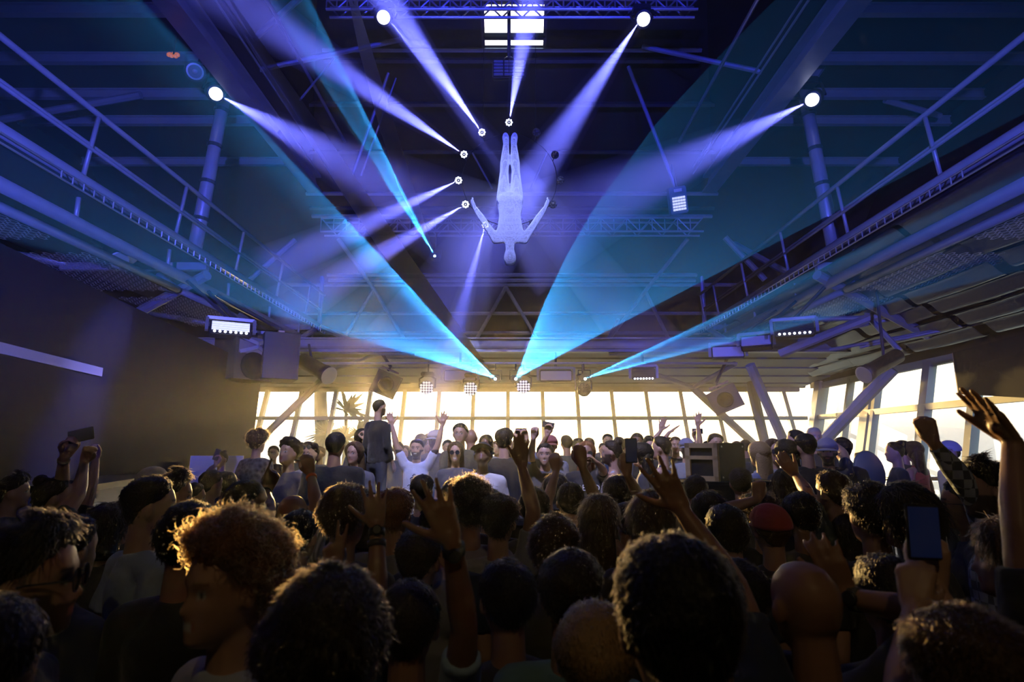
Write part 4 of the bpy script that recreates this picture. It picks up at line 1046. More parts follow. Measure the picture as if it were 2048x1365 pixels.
    PEOPLE[key or (px, py)] = {sd: org + Matrix.Rotation(yw, 3, 'Z') @ (j[2] + j[3].normalized() * .11 * s) for sd, j in joints.items()}
    return ob

def phone(c, up, nrm, label, lit=False, w_=.072, h_=.148):
    """a telephone held up: case, screen, camera"""
    up = Vector(up).normalized(); nrm = Vector(nrm).normalized(); x = up.cross(nrm).normalized(); nrm = x.cross(up)
    M = Matrix.Translation(c) @ Matrix((x, up, nrm)).transposed().to_4x4(); mb = MB(); mb.bevbox((0, 0, 0), (w_, h_, .009), None, .003)
    o = mb.build('smartphone', M_BLACK); o.matrix_world = M; tag(o, label, 'phone')
    mb = MB(); mb.box((0, 0, .0049), (w_ * .9, h_ * .9, .001))
    q = mb.build('screen', mat('phone_screen_lit', (.02, .03, .06), .6, emit=(.06, .12, .5), emit_s=.025) if lit else M_LENS_OFF); q.parent = o
    mb = MB(); mb.lathe([(.006, -.0045), (.006, -.006), (0, -.0065)], 8, Matrix.Translation((w_ * .3, h_ * .4, 0))); q = mb.build('camera_lens', M_LENS_OFF); q.parent = o
    return o
# ------------------------------------------------------------------ hanging mesh figure
def mesh_figure():
    fl = Flesh(); s = 1.0
    hd = Matrix.Translation((0, .012, 1.635)); fl.add(HEAD_V + np.array(hd.translation), HEAD_F)
    fl.limb((0, -.015, 1.42), (0, 0, 1.56), .06, .052, 12)
    fl.loft([(.80, .13, .09, 0), (.88, .165, .11, 0), (.96, .165, .115, 0), (1.08, .138, .10, 0), (1.2, .152, .108, .005), (1.32, .172, .115, .005), (1.40, .15, .09, 0), (1.45, .08, .06, 0)], 18)
    for sx in (-1, 1):
        sh = Vector((sx * .178, -.01, 1.41)); el = Vector((sx * .335, -.02, 1.17)); wr = Vector((sx * .455, .03, .965)); f = Vector((sx * .35, .05, -.9))
        fl.ball(sh, .062); fl.limb((sx * .06, -.01, 1.395), sh, .06, .06); fl.limb(sh, el, .054, .041); fl.limb(el, el.lerp(wr, .3), .041, .042); fl.limb(el.lerp(wr, .3), wr, .042, .026)
        hand(fl, wr + f * .01, f, Vector((-sx, .4, 0)), sx > 0, 'relax', 1.0, 1.0)
        hp_, kn, an = Vector((sx * .088, 0, .88)), Vector((sx * .075, .015, .47)), Vector((sx * .050, -.015, .09))
        fl.limb(hp_, kn, .090, .056, 12); fl.limb(kn, kn.lerp(an, .3), .056, .060, 12); fl.limb(kn.lerp(an, .3), an, .060, .036, 12)
        fl.limb(an, an + Vector((sx * .008, .05, -.11)), .040, .046, 10); fl.limb(an + Vector((sx * .008, .05, -.11)), an + Vector((sx * .010, .06, -.15)), .047, .036, 10); fl.ball(an + Vector((0, -.03, -.03)), .036)
        fl.ball((sx * .08, -.05, .90), .085)
    fl.ball((0, .095, .865), (.03, .035, .045))
    me = fl.grown(.0175, 3)
    t0, t1 = at(1020, 531, 9.5), at(1020, 260, 9.5); k = (t1 - t0).length / 1.86
    o = bpy.data.objects.new('hanging_figure', me); C.objects.link(o); me.materials.append(mat('pale_wire_mesh', (.62, .66, .80), .5)); me.shade_smooth()
    o.location = t1 + Vector((0, 0, -.0)) ; o.scale = (k, k, k); o.rotation_euler = (0, math.pi, 0); o.location.z = t0.z + 1.75 * k
    m = o.modifiers.new('wire', 'WIREFRAME'); m.thickness = .0068; m.use_replace = True; m.use_even_offset = False
    tag(o, 'pale wire-mesh human figure hanging upside down with spread arms', 'sculpture')
    mb = MB(); mb.tube([t1 + Vector((0, 0, -.05)), at(1018, 150, 9.6), at(1018, 18, 9.12)], .005, 5); w_ = mb.build('suspension_wire', M_BLACKM); put(w_, o)
mesh_figure()

# ------------------------------------------------------------------ lamp bank, boxes, led battens
def slat_bank():
    c = at(1018, 136, 9.6); root = empty('lamp_bank', c, 'slatted lamp bank on a pole below the roof light', 'stage light')
    mb = MB(); mb.bevbox(c + Vector((0, .08, 0)), (.62, .12, .36)); mb.build('housing', M_BLACK, root)
    for i in range(3):
        for j in range(5):
            mb = MB(); mb.bevbox(c + Vector(((i - 1) * .195, .0, (j - 2) * .066)), (.17, .03, .044), None, .006); mb.build('slat', M_ALU, root)
    mb = MB(); mb.tube([c + Vector((0, .08, .15)), at(1018, 12, 9.3)], .035, 8); mb.build('pole', M_BLACK, root)
    mb = MB(); mb.lathe([(.02, .1), (.10, 0), (.10, -.03)], 12, Matrix.Translation(c + Vector((0, .08, .22)))); mb.build('collar', M_BLACK, root)
slat_bank()
def hung_box():
    c = at(1358, 402, 10.4); rot = Matrix.Rotation(R(-10), 3, 'Y') @ Matrix.Rotation(R(20), 3, 'X'); root = empty('strobe_box', c, 'hanging dark box with a glowing grid face on the right', 'stage light')
    mb = MB(); mb.bevbox(c + Vector((0, .1, .05)), (.34, .18, .52), rot); mb.build('housing', mat('grey_blue_box', (.10, .13, .2), .5), root)
    mb = MB(); mb.box(c + rot @ Vector((0, -.0, .2)), (.15, .02, .06), rot); mb.build('name_plate', M_WHITE, root)
    for i in range(5):
        for j in range(5):
            mb = MB(); mb.box(c + rot @ Vector(((i - 2) * .052, .0, .06 - j * .055)), (.040, .02, .040), rot); mb.build('cell', M_LENS_D, root)
    mb = MB(); mb.tube([c + Vector((0, .1, .3)), c + Vector((-.02, .3, .9))], .02, 6); mb.build('bracket', M_STEEL_D, root)
hung_box()
def led_batten(px, py, Y, yaw, tilt, lit, label, slats=True, wd=.62, hang=None):
    c = at(px, py, Y); rot = Matrix.Rotation(R(yaw), 3, 'Z') @ Matrix.Rotation(R(tilt), 3, 'X')
    root = empty('led_batten', c, label, 'stage light', 'led battens under the galleries')
    T = lambda x, y, z: c + rot @ Vector((x, y, z))
    mb = MB(); mb.bevbox(T(0, .09, 0), (wd, .16, .26), rot); mb.build('housing', M_BLACK, root)
    mb = MB()
    for a, b in ((T(-wd / 2 - .04, .0, -.1), T(-wd / 2 - .04, .0, .17)), (T(-wd / 2 - .04, .0, .17), T(wd / 2 + .04, .0, .17)), (T(wd / 2 + .04, .0, .17), T(wd / 2 + .04, .0, -.1))): mb.beam(a, b, .05, .05)
    mb.build('yoke', M_ALU if lit else M_STEEL, root)
    if slats:
        for j in range(4):
            mb = MB(); mb.box(T(0, -.0, .085 - j * .045), (wd * .9, .02, .030), rot); mb.build('slat', M_LENS_D if lit is True else M_BLACK, root)
        for k in range(7):
            mb = MB(); mb.lathe([(.022, 0), (.018, .014), (0, .018)], 8, frame_to(T((k - 3) * wd / 8, -.005, -.105), T((k - 3) * wd / 8, -1, -.3))); mb.build('led', M_LENS_S if lit is True or slats == 2 else M_LENS_OFF, root)
    else:
        mb = MB(); mb.bevbox(T(0, -.0, 0), (wd * .94, .03, .2), rot, .01); mb.build('face', mat('frosted_face', (.5, .5, .6), .4), root)
    mb = MB(); h = Vector(hang) if hang is not None else c + Vector((0, .3, .5)); mb.tube([T(0, .05, .17), h], .03, 6); mb.build('hanging_clamp', M_STEEL_D, root)
    return root
led_batten(462, 655, 9.2, 28, -28, True, 'tilted lit led batten under the left gallery', True, .62, (-GX - .25, 9.2, GZ - .42))
led_batten(505, 680, 9.9, 30, -25, False, 'plain frosted lamp panel beside the tilted led batten', False, .55, (-GX - .25, 9.9, GZ - .42))
led_batten(1588, 656, 9.6, -24, -14, 1 > 2, 'led batten with seven white dots under the right gallery', 2, .62, (GX + .25, 9.6, GZ - .42))
led_batten(1512, 682, 10.6, -30, -25, False, 'plain frosted lamp panel left of the dotted batten', False, .55, (GX + .25, 10.6, GZ - .42))
led_batten(1456, 704, 11.4, -12, -5, False, 'dark lamp bar hung at the end of the right gallery', False, .62, (GX + .25, 11.4, GZ - .42))
led_batten(1287, 748, 12.4, -8, 5, False, 'small led bar with dots on the soffit right of the lasers', 2, .5, (at(1287, 748, 12.9).x, 13.0, 4.02))
led_batten(920, 752, 12.3, 0, 5, False, 'dark lamp bar on the soffit left of the lasers', False, .7, (at(920, 748, 12.9).x, 13.0, 4.02))
led_batten(1112, 752, 12.3, 0, 5, False, 'dark lamp bar on the soffit between the right lasers', False, .7, (at(1112, 748, 12.9).x, 13.0, 4.02))

def cabinet(c, size, rot, label, horn=True, hang=None, trapez=0.0, m=M_BLACK, grp=None):
    """loudspeaker: tapered cabinet, baffle, horn flare, woofer, brackets"""
    root = empty('loudspeaker', c, label, 'loudspeaker', grp); w_, d_, h_ = size
    T = lambda x, y, z: Vector(c) + rot @ Vector((x, y, z))
    k = 1 - trapez; f = [T(-w_ / 2, -d_ / 2, -h_ / 2), T(w_ / 2, -d_ / 2, -h_ / 2), T(w_ / 2, -d_ / 2, h_ / 2), T(-w_ / 2, -d_ / 2, h_ / 2)]
    b = [T(-w_ / 2 * k, d_ / 2, -h_ / 2 * k), T(w_ / 2 * k, d_ / 2, -h_ / 2 * k), T(w_ / 2 * k, d_ / 2, h_ / 2 * k), T(-w_ / 2 * k, d_ / 2, h_ / 2 * k)]
    mb = MB(); mb.add(f + b, [(0, 1, 2, 3), (7, 6, 5, 4), (0, 4, 5, 1), (1, 5, 6, 2), (2, 6, 7, 3), (3, 7, 4, 0)]); o = mb.build('cabinet', m, root); outward(o)
    bv = o.modifiers.new('b', 'BEVEL'); bv.width = .012; bv.segments = 2
    mb = MB(); t = .03
    for (x0_, z0_, x1_, z1_) in ((-w_ / 2, h_ / 2 - t, w_ / 2, h_ / 2), (-w_ / 2, -h_ / 2, w_ / 2, -h_ / 2 + t), (-w_ / 2, -h_ / 2, -w_ / 2 + t, h_ / 2), (w_ / 2 - t, -h_ / 2, w_ / 2, h_ / 2)):
        mb.box(T((x0_ + x1_) / 2, -d_ / 2 - .01, (z0_ + z1_) / 2), (x1_ - x0_, .03, z1_ - z0_), rot)
    mb.build('rim', m, root)
    if horn:
        mb = MB(); hw, hh = w_ * .38, h_ * .16; cz = h_ * .22
        a = [T(-hw, -d_ / 2 - .012, cz - hh), T(hw, -d_ / 2 - .012, cz - hh), T(hw, -d_ / 2 - .012, cz + hh), T(-hw, -d_ / 2 - .012, cz + hh)]
        q = [T(-hw * .2, -d_ / 2 + .12, cz - hh * .3), T(hw * .2, -d_ / 2 + .12, cz - hh * .3), T(hw * .2, -d_ / 2 + .12, cz + hh * .3), T(-hw * .2, -d_ / 2 + .12, cz + hh * .3)]
        mb.box(T(0, -d_ / 2 - .006, cz), (hw * 2.1, .01, hh * 2.2), rot); mb.build('horn', mat('horn_plastic', (.16, .15, .17), .35), root)
        for sgn in (-1, 1):
            mb = MB(); mb.add([a[0], a[1], T(0, -d_ / 2 - .11, cz)] if sgn < 0 else [a[3], a[2], T(0, -d_ / 2 - .11, cz)], [(0, 1, 2)]); 
            e = T(0, -d_ / 2 - .10, cz + sgn * hh * .2); mb.beam(T(-hw, -d_ / 2 - .02, cz + sgn * hh), e, .02, .06); mb.beam(T(hw, -d_ / 2 - .02, cz + sgn * hh), e, .02, .06); mb.build('horn_vane', M_STEEL, root)
    mb = MB(); r = min(w_, h_) * .30; mb.lathe([(r * 1.1, 0), (r * 1.1, .02), (r, .02), (r * .35, -.03), (0, -.01)], 22, frame_to(T(0, -d_ / 2 - .006, -h_ * .2 if horn else 0), T(0, -d_, -h_ * .2 if horn else 0))); mb.build('woofer', M_BLACKM, root, True)
    if hang is not None:
        mb = MB(); mb.tube([T(-.05, 0, h_ / 2 * .95), T(-.03, 0, h_ / 2 + .1), hang], .035, 6); mb.build('bracket', M_STEEL_D, root)
        mb = MB(); mb.box(T(0, 0, h_ / 2 + .03), (w_ * .7, .10, .03), rot); mb.build('bracket_plate', M_WOOD if m is not M_BLACK else M_STEEL_D, root)
    return root
RZ = lambda a: Matrix.Rotation(R(a), 3, 'Z')
M_SPK = mat('olive_black_cabinet', (.035, .033, .028), .5)
cabinet(at(486, 716, 9.7), (.70, .6, .80), RZ(58), 'big horn loudspeaker hung under the left gallery beside the wall edge', True, (-GX - .25, 9.9, GZ - .42), 0, M_SPK)
cabinet(at(556, 716, 9.9), (.62, .55, .80), RZ(120), 'plain dark loudspeaker right of the horn cabinet', False, (-GX - .25, 10.2, GZ - .42), 0, M_SPK)
cabinet(at(1450, 794, 13.2), (.66, .52, .54), RZ(-28) @ Matrix.Rotation(R(-22), 3, 'Y') @ Matrix.Rotation(R(20), 3, 'X'), 'tilted trapezoid loudspeaker hanging before the right windows', False, (at(1462, 738, 13.3).x, 13.3, 4.0), .35, mat('taupe_cabinet', (.14, .12, .09), .55))
cabinet(at(770, 764, 13.2), (.59, .50, .54), RZ(25) @ Matrix.Rotation(R(20), 3, 'Y') @ Matrix.Rotation(R(20), 3, 'X'), 'tilted dark loudspeaker above the standing man', False, (at(762, 722, 13.3).x, 13.3, 4.0), .3, M_SPK)
def can(a, b, r, label, hang):
    a = Vector(a); b = Vector(b); root = empty('spot_lamp', a, label, 'stage light'); M = frame_to(a, b); L = (b - a).length
    mb = MB(); mb.lathe([(r * .6, -.04), (r * .9, 0), (r * .9, L * .8), (r, L * .82), (r, L), (r * .85, L), (r * .8, L - .04), (0, L - .05)], 18, M); mb.build('barrel', M_BLACK, root, True)
    mb = MB(); mb.lathe([(r * 1.0, L), (r * 1.06, L + .01), (r * .9, L + .015)], 18, M); mb.build('rim', M_ALU, root)
    mb = MB(); mb.tube([a.lerp(b, .4), Vector(hang)], .025, 6); mb.build('yoke', M_STEEL_D, root)
can(at(606, 722, 10.8), at(658, 752, 10.4), .16, 'cylinder spot lamp under the end of the left gallery', at(618, 690, 11.0))
can(at(1795, 712, 9.6), at(1728, 750, 9.4), .14, 'cylinder spot lamp by the thick window post', (at(1770, 720, 9.6).x, 9.6, GZ - .08))
can(at(186, 468, 8.4), at(262, 512, 8.3), .13, 'upper spot lamp under the left gallery mesh', at(222, 468, 8.6)); can(at(222, 500, 8.2), at(238, 520, 8.0), .12, 'lower spot lamp under the left gallery mesh', at(222, 480, 8.4))

# amber lamp and round speaker on the left main beam
c = at(347, 110, 7.6); root = empty('amber_lamp', c, 'small orange glowing lamp high up on the left', 'lamp')
M_AMB = mat('amber_glow', (.5, .2, .05), .4, emit=(1, .25, .02), emit_s=.35)
for k in range(7):
    mb = MB(); a = k * .9; mb.lathe([(0, -.035), (.03, -.015), (.03, .015), (0, .035)], 8, Matrix.Translation(c + Vector((.06 * math.cos(a), .03 * math.sin(k), .035 * math.sin(a))))); mb.build('petal', M_AMB, root, True)
mb = MB(); mb.tube([c, (c.x, c.y, 8.47)], .012, 5); mb.build('cord', M_BLACKM, root)
c = at(390, 143, 8.2); root = empty('ceiling_speaker', c, 'round ceiling speaker under the left main beam', 'loudspeaker'); M = frame_to(c, CAM)
mb = MB(); mb.lathe([(.16, -.1), (.16, 0), (.12, .02)], 20, M); mb.build('ring', M_BLACK, root); mb = MB(); mb.lathe([(.12, .0), (.125, .022), (.10, .026), (.095, .0)], 20, M); mb.build('bezel', M_STEEL, root)
mb = MB(); mb.lathe([(.05, .01), (.03, .03), (0, .035)], 12, M); mb.build('dust_cap', M_STEEL, root, True)
mb = MB(); mb.tube([c, c + Vector((0, .2, .5))], .03, 6); mb.build('bracket', M_STEEL_D, root)

# ------------------------------------------------------------------ stage, booth, bar and wall fittings
mb = MB(); mb.bevbox((.6, (STAGE_Y + 14.5) / 2, STAGE_Z / 2), (10.6, 14.5 - STAGE_Y, STAGE_Z), None, .02); struct(mb.build('floor', M_FLOOR))
c0 = at(1425, 962, 4.95); bt = c0.z
root = empty('dj_booth', (.7, 5.0, 0), 'dark disc jockey booth in the middle of the crowd', 'booth')
mb = MB(); mb.bevbox((.55, 5.08, .62), (2.3, .5, 1.24)); mb.build('front_panel', M_BLACKM, root)
mb = MB(); mb.bevbox((.55, 5.06, 1.27), (2.5, .62, .06), None, .01); mb.build('worktop', M_BLACK, root)
mb = MB(); mb.bevbox((1.75, 5.0, bt / 2), (.95, .55, bt), None, .02); mb.build('speaker_plinth', M_BLACKM, root)
# monitor loudspeaker with a plywood front on the plinth
cc = Vector((1.62, 4.95, bt)); root = empty('monitor_loudspeaker', cc, 'monitor cabinet with plywood front and black side on the booth', 'loudspeaker'); rot = RZ(-48)
T = lambda x, y, z: cc + rot @ Vector((x, y, z))
mb = MB(); mb.bevbox(T(.0, .2, .155), (.30, .46, .31), rot, .008); mb.build('cabinet', M_BLACK, root)
for (x0_, z0_, x1_, z1_) in ((-.15, .27, .15, .31), (-.15, 0, .15, .04), (-.15, 0, -.105, .31), (.105, 0, .15, .31), (-.15, .175, .15, .205)):
    mb = MB(); mb.box(T((x0_ + x1_) / 2, -.035, (z0_ + z1_) / 2), (x1_ - x0_, .03, z1_ - z0_), rot); mb.build('front_board', M_WOOD, root)
for (xx_, yy_, zz_) in ((.152, .02, .03), (.152, .38, .03), (.152, .02, .28), (.152, .38, .28)):
    mb = MB(); mb.lathe([(.010, 0), (.007, .006)], 8, frame_to(T(xx_, yy_, zz_), T(xx_ + 1, yy_, zz_))); mb.build('bolt', M_ALU, root)
mb = MB(); c = at(1378, 884, 5.2)
# mixer and decks on the worktop
for k, (x, lab) in enumerate(((-.15, 'left black record deck on the booth'), (.35, 'black mixer in the middle of the booth'), (.85, 'right black record deck on the booth'))):
    root = empty('record_deck' if k != 1 else 'mixer', (x, 5.02, 1.30), lab, 'audio gear'); mb = MB(); mb.bevbox((x, 5.02, 1.335), (.40, .42, .07), None, .01); mb.build('body', M_BLACK, root)
    if k != 1: mb = MB(); mb.lathe([(.15, 0), (.15, .015), (0, .018)], 24, Matrix.Translation((x - .02, 5.02, 1.37))); mb.build('platter', M_STEEL_D, root)
    for q in range(4): mb = MB(); mb.lathe([(.014, 0), (.012, .02)], 8, Matrix.Translation((x - .14 + .09 * q, 4.86, 1.37))); mb.build('knob', M_ALU, root)
# podium carrying the tall man
pd = at(752, 895, 7.3); mb = MB(); ph = .66
root = empty('flight_case', (pd.x, 7.3, STAGE_Z), 'dark flight case under the tall standing man', 'flight case')
mb = MB(); mb.bevbox((pd.x, 7.3, STAGE_Z + ph / 2), (.62, .6, ph), None, .02); mb.build('body', M_BLACKM, root)
for sx in (-1, 1):
    for sy in (-1, 1): mb = MB(); mb.beam((pd.x + sx * .3, 7.3 + sy * .29, STAGE_Z), (pd.x + sx * .3, 7.3 + sy * .29, STAGE_Z + ph), .04, .04); mb.build('corner_strip', M_ALU, root)
# pale board leaning on the wall and the pale bar front
a, b, c_, d_ = at(376, 968, 8.3), at(484, 968, 8.9), at(488, 912, 9.0), at(382, 912, 8.4); n = Vector((.3, -1, 0)).normalized() * .03
mb = MB(); a.z = c_.z - .9; b.z = c_.z - .9; mb.add([a, b, c_, d_, a + n, b + n, c_ + n, d_ + n], [(0, 1, 2, 3), (7, 6, 5, 4), (0, 4, 5, 1), (1, 5, 6, 2), (2, 6, 7, 3), (3, 7, 4, 0)])
o = mb.build('display_board', M_WHITE); outward(o); tag(o, 'pale display board against the black left wall', 'board')
mb = MB(); mb.beam(a + Vector((0, 0, -.0)), Vector((a.x, a.y, .0)), .04, .04); mb.build('leg', M_STEEL_D, o); mb = MB(); mb.beam(b, Vector((b.x, b.y, 0)), .04, .04); mb.build('leg', M_STEEL_D, o)
root = empty('bar_counter', (-3.75, 6, 0), 'pale-fronted bar counter along the black left wall', 'bar counter')
mb = MB(); e0, e1 = at(150, 985, 4.4), at(300, 960, 6.0); z1_ = e1.z
mb.add([(e0.x, 4.4, .2), (e1.x, 6.0, .2), (e1.x, 6.0, z1_), (e0.x, 4.4, z1_), (e0.x - .35, 4.45, .2), (e1.x - .35, 6.05, .2), (e1.x - .35, 6.05, z1_), (e0.x - .35, 4.45, z1_)], [(0, 1, 2, 3), (7, 6, 5, 4), (0, 4, 5, 1), (1, 5, 6, 2), (2, 6, 7, 3), (3, 7, 4, 0)])
o = mb.build('front_panel', M_WHITE, root); outward(o)
mb = MB(); mb.beam((e0.x - .17, 4.4, z1_ + .025), (e1.x - .17, 6.05, z1_ + .025), .5, .05); mb.build('worktop', M_BLACK, root)
mb = MB(); mb.beam((e0.x - .17, 4.42, .1), (e1.x - .17, 6.03, .1), .3, .2); mb.build('plinth', M_BLACK, root)
XW = lambda y, z: -5.05 + (11.2 - y) * .132 + .1 * z / 4.1 * .5
def wall_rail(p, q, lab):
    pts = []
    for (px, py) in (p, q):
        best = min((abs(at(px, py, yy / 100).x - XW(yy / 100, at(px, py, yy / 100).z) - .03), yy / 100) for yy in range(150, 1115)); pts.append(at(px, py, best[1]))
    mb = MB(); mb.beam(pts[0], pts[1], .05, .09); o = mb.build('wall_rail', mat('pale_rail', (.30, .27, .24), .5)); tag(o, lab, 'rail'); return o
wall_rail((-30, 690), (200, 745), 'pale rail on the black wall at the left edge'); wall_rail((406, 794), (508, 815), 'short pale rail on the black wall near its end')
# window rail on the right and a round chair back
root = empty('hand_rail', at(1760, 960, 8.0), 'shiny handrail before the right windows', 'rail')
mb = MB(); mb.tube([at(1700, 958, 9.4), at(1900, 958, 7.4)], .025, 8); mb.build('rail', M_ALU, root, True)
for px, Y in ((1735, 9.0), (1880, 7.6)):
    p = at(px, 958, Y); mb = MB(); mb.tube([p, (p.x, p.y, STAGE_Z)], .02, 6); mb.build('post', M_ALU, root)
c = at(1740, 960, 6.9); root = empty('bar_chair', (c.x, c.y, STAGE_Z), 'round-backed chair by the right windows', 'chair')
mb = MB(); mb.lathe([(.0, 0), (.17, 0), (.19, .02), (.17, .05), (0, .05)], 18, Matrix.Translation((c.x, c.y + .02, c.z + .08)) @ Matrix.Rotation(R(82), 4, 'X') @ Matrix.Scale(1.35, 4, (0, 1, 0))); mb.build('backrest', mat('teal_vinyl', (.12, .16, .17), .4), root, True)
mb = MB(); mb.lathe([(0, 0), (.2, 0), (.21, .04), (.19, .07), (0, .08)], 18, Matrix.Translation((c.x, c.y - .2, c.z - .28))); mb.build('seat', mat('teal_vinyl', (.12, .16, .17), .4), root, True)
for sx in (-1, 1):
    for sy in (-1, 1): mb = MB(); mb.tube([(c.x + sx * .13, c.y - .2 + sy * .13, c.z - .27), (c.x + sx * .19, c.y - .2 + sy * .19, STAGE_Z)], .013, 6); mb.build('leg', M_ALU, root)
for sx in (-1, 1): mb = MB(); mb.tube([(c.x + sx * .12, c.y - .04, c.z - .24), (c.x + sx * .12, c.y + .02, c.z + .0)], .013, 6); mb.build('back_post', M_ALU, root)

# lamps out of view: washes on the front truss above the crowd, plus added fill lamps
def par(loc, tgt, energy, col, ang, label, r=.12, drop=.5):
    loc = Vector(loc); M = frame_to(loc, tgt); root = empty('par_lamp', loc, label, 'stage light')
    mb = MB(); mb.lathe([(r * .5, -.3), (r, -.22), (r, 0), (r * .9, 0), (r * .85, -.05), (0, -.06)], 16, M); mb.build('barrel', M_BLACK, root, True)
    mb = MB(); mb.tube([loc, (loc.x, loc.y, loc.z + drop)], .02, 6); mb.build('hanging_clamp', M_STEEL_D, root)
    return spot('par_wash', M @ Vector((0, 0, .03)), tgt, energy, col, ang, 1.0, .08)
# ------------------------------------------------------------------ the crowd
P = person
BLK, CHAR, NAVY, WHT, LBL, GRY, OLV = (.02, .02, .022), (.05, .05, .055), (.03, .04, .08), (.62, .62, .62), (.30, .42, .58), (.22, .22, .23), (.08, .075, .05)
def text_print(lines, size=.07, z=1.30, col=(.7, .7, .7), x=0):
    def go(ob, sho, s):
        for i, tx in enumerate(lines):
            cu = bpy.data.curves.new('shirt_print', 'FONT'); cu.body = tx; cu.size = size * s; cu.align_x = 'CENTER'; cu.extrude = .002; cu.materials.append(mat('shirt_print_%.2f' % col[0], col, .8))
            t_ = bpy.data.objects.new('shirt_print', cu); TMP.collection.objects.link(t_); TVL.update(); me = bpy.data.meshes.new_from_object(t_.evaluated_get(TVL.depsgraph), depsgraph=TVL.depsgraph); bpy.data.objects.remove(t_); o = bpy.data.objects.new('shirt_print', me); C.objects.link(o); o.parent = sho; o['kind'] = 'stuff'; o.location = (x * s, .138 * s, (z - i * size * 1.1) * s); o.rotation_euler = (R(90), 0, R(180))
    return go
def blob_print(z=1.24):
    def go(ob, sho, s):
        mb = MB()
        for k in range(9):
            a = k * .8; r = .018 + .075 * (k % 4) / 4; p = Vector((r * math.cos(a), .136, z + r * 1.2 * math.sin(a))) * s
            mb.tube([p + Vector((-.02, 0, .012)) * s, p + Vector((0, .004, .02 * math.sin(k))) * s, p + Vector((.02, 0, -.004)) * s], .006 * s, 5)
        me = bpy.data.meshes.new('shirt_print'); me.from_pydata(mb.v, [], mb.f); me.materials.append(M_BLACKM); o = bpy.data.objects.new('shirt_print', me); C.objects.link(o); o.parent = sho; o['kind'] = 'stuff'
    return go
OR_ = (.9, .22, .05)
# --- nearest row, the big heads along the bottom
P(1350, 1078, .92, 2, 'large dark-haired head seen from behind, biggest in the front row', CHAR, 'short', 'black', 'tan', strand=7000)
P(655, 1153, 1.0, 0, 'head with glowing orange hair edge, front row left of the middle', BLK, 'messy', 'dark', 'tan', strand=7000)
P(820, 1163, 1.6, 0, 'dark head below the big spread hand, pale blue sleeve raised', LBL, 'short', 'dark', 'tan', strand=5000,
  arms=[('R', (905, 1088), (852, 950), {'D': 1.40, 'el': (1020, 1300, 1.42), 'pose': 'open'}, 'away')], jewel=[('R', .93, (.03, .03, .03), 'watch')], voxel=.0062)
P(475, 1043, 1.38, 140, 'man with a big ginger curly mop and white collar, turned to the camera', (.42, .46, .55), 'curly', 'ginger', 'light', strand=9000, hy=5, smile=True)
P(60, 1038, 1.3, -68, 'bearded dark-haired man in glasses in profile at bottom left', BLK, 'quiff', 'black', 'light', beard=True, glasses='clear', strand=4000)
P(-35, 1195, .95, 5, 'dark head cut by the bottom left corner', OLV, 'short', 'black', 'tan', strand=5000)
P(1140, 1103, 1.6, -18, 'short dark hair and ear of a person in a teal collar, right of the middle', (.16, .28, .32), 'fade', 'dark', 'light', strand=4500)
P(1188, 1206, 1.3, -8, 'smaller head with golden hair rim between two dark heads', BLK, 'short', 'blond', 'light', strand=5000)
P(1607, 1110, 1.45, 6, 'bald man from behind with one hand at his ear', CHAR, 'bald', 'dark', 'tan', wide=1.06,
  arms=[('R', (1692, 1196), (1664, 1135), {'el': (1768, 1320, 1.45), 'pose': 'relax', 'D': 1.53}, 'away')], jewel=[('R', .9, (.1, .1, .1), 'watch')])
P(1935, 1228, .98, 10, 'fair tousled head at bottom right under a raised phone', BLK, 'messy', 'brown', 'light', strand=7000, key='ph',
  arms=[('R', (1868, 1180), (1862, 1120), {'pose': 'hold', 'D': 1.38}, 'away'), ('L', (1828, 1185), (1832, 1120), {'pose': 'hold', 'D': 1.33}, 'away')])
phone((PEOPLE['ph']['R'] + PEOPLE['ph']['L']) / 2 + Vector((0, -.01, .05)), (0.04, 0, 1), (0, -1, .1), 'phone held up with a dim blue screen at lower right', True, .075, .12)
P(1400, 1096, 1.42, 3, 'person hidden behind the largest head, raising one open hand', NAVY, 'short', 'dark', 'tan',
  arms=[('R', (1364, 1022), (1312, 930), {'D': 1.72, 'el': (1496, 1240, 1.55), 'pose': 'open'}, 'away')], voxel=.0062)
P(690, 1168, 1.72, 2, 'short person behind the orange-edged head, open hand up and two fingers out', NAVY, 'short', 'dark', 'tan',
  arms=[('R', (752, 1012), (742, 895), {'D': 1.85, 'el': (738, 1190, 1.7), 'pose': 'open', 'up': 1}, 'away'), ('L', (668, 1150), (668, 1075), {'pose': 'vee', 'D': 1.75}, 'away')],
  jewel=[('R', .95, (.03, .03, .03), 'watch'), ('R', .78, (.05, .04, .03), 'band')], voxel=.0062, z0=.1)
P(838, 1058, 2.2, -12, 'person half hidden by hands with a white paper wristband', GRY, 'fade', 'dark', 'light', arms=[('R', (852, 1122), (768, 1035), {'pose': 'flat', 'el': (925, 1200, 2.1)}, 'up')], jewel=[('R', .86, (.7, .7, .72), 'band')])
P(2112, 1010, 1.5, 15, 'person at the right edge reaching up with a bent hand', BLK, 'short', 'dark', 'tan', arms=[('L', (2026, 885), (1972, 822), {'pose': 'flat', 'el': (2045, 1080, 1.5), 'up': 1}, 'down')], voxel=.0065)
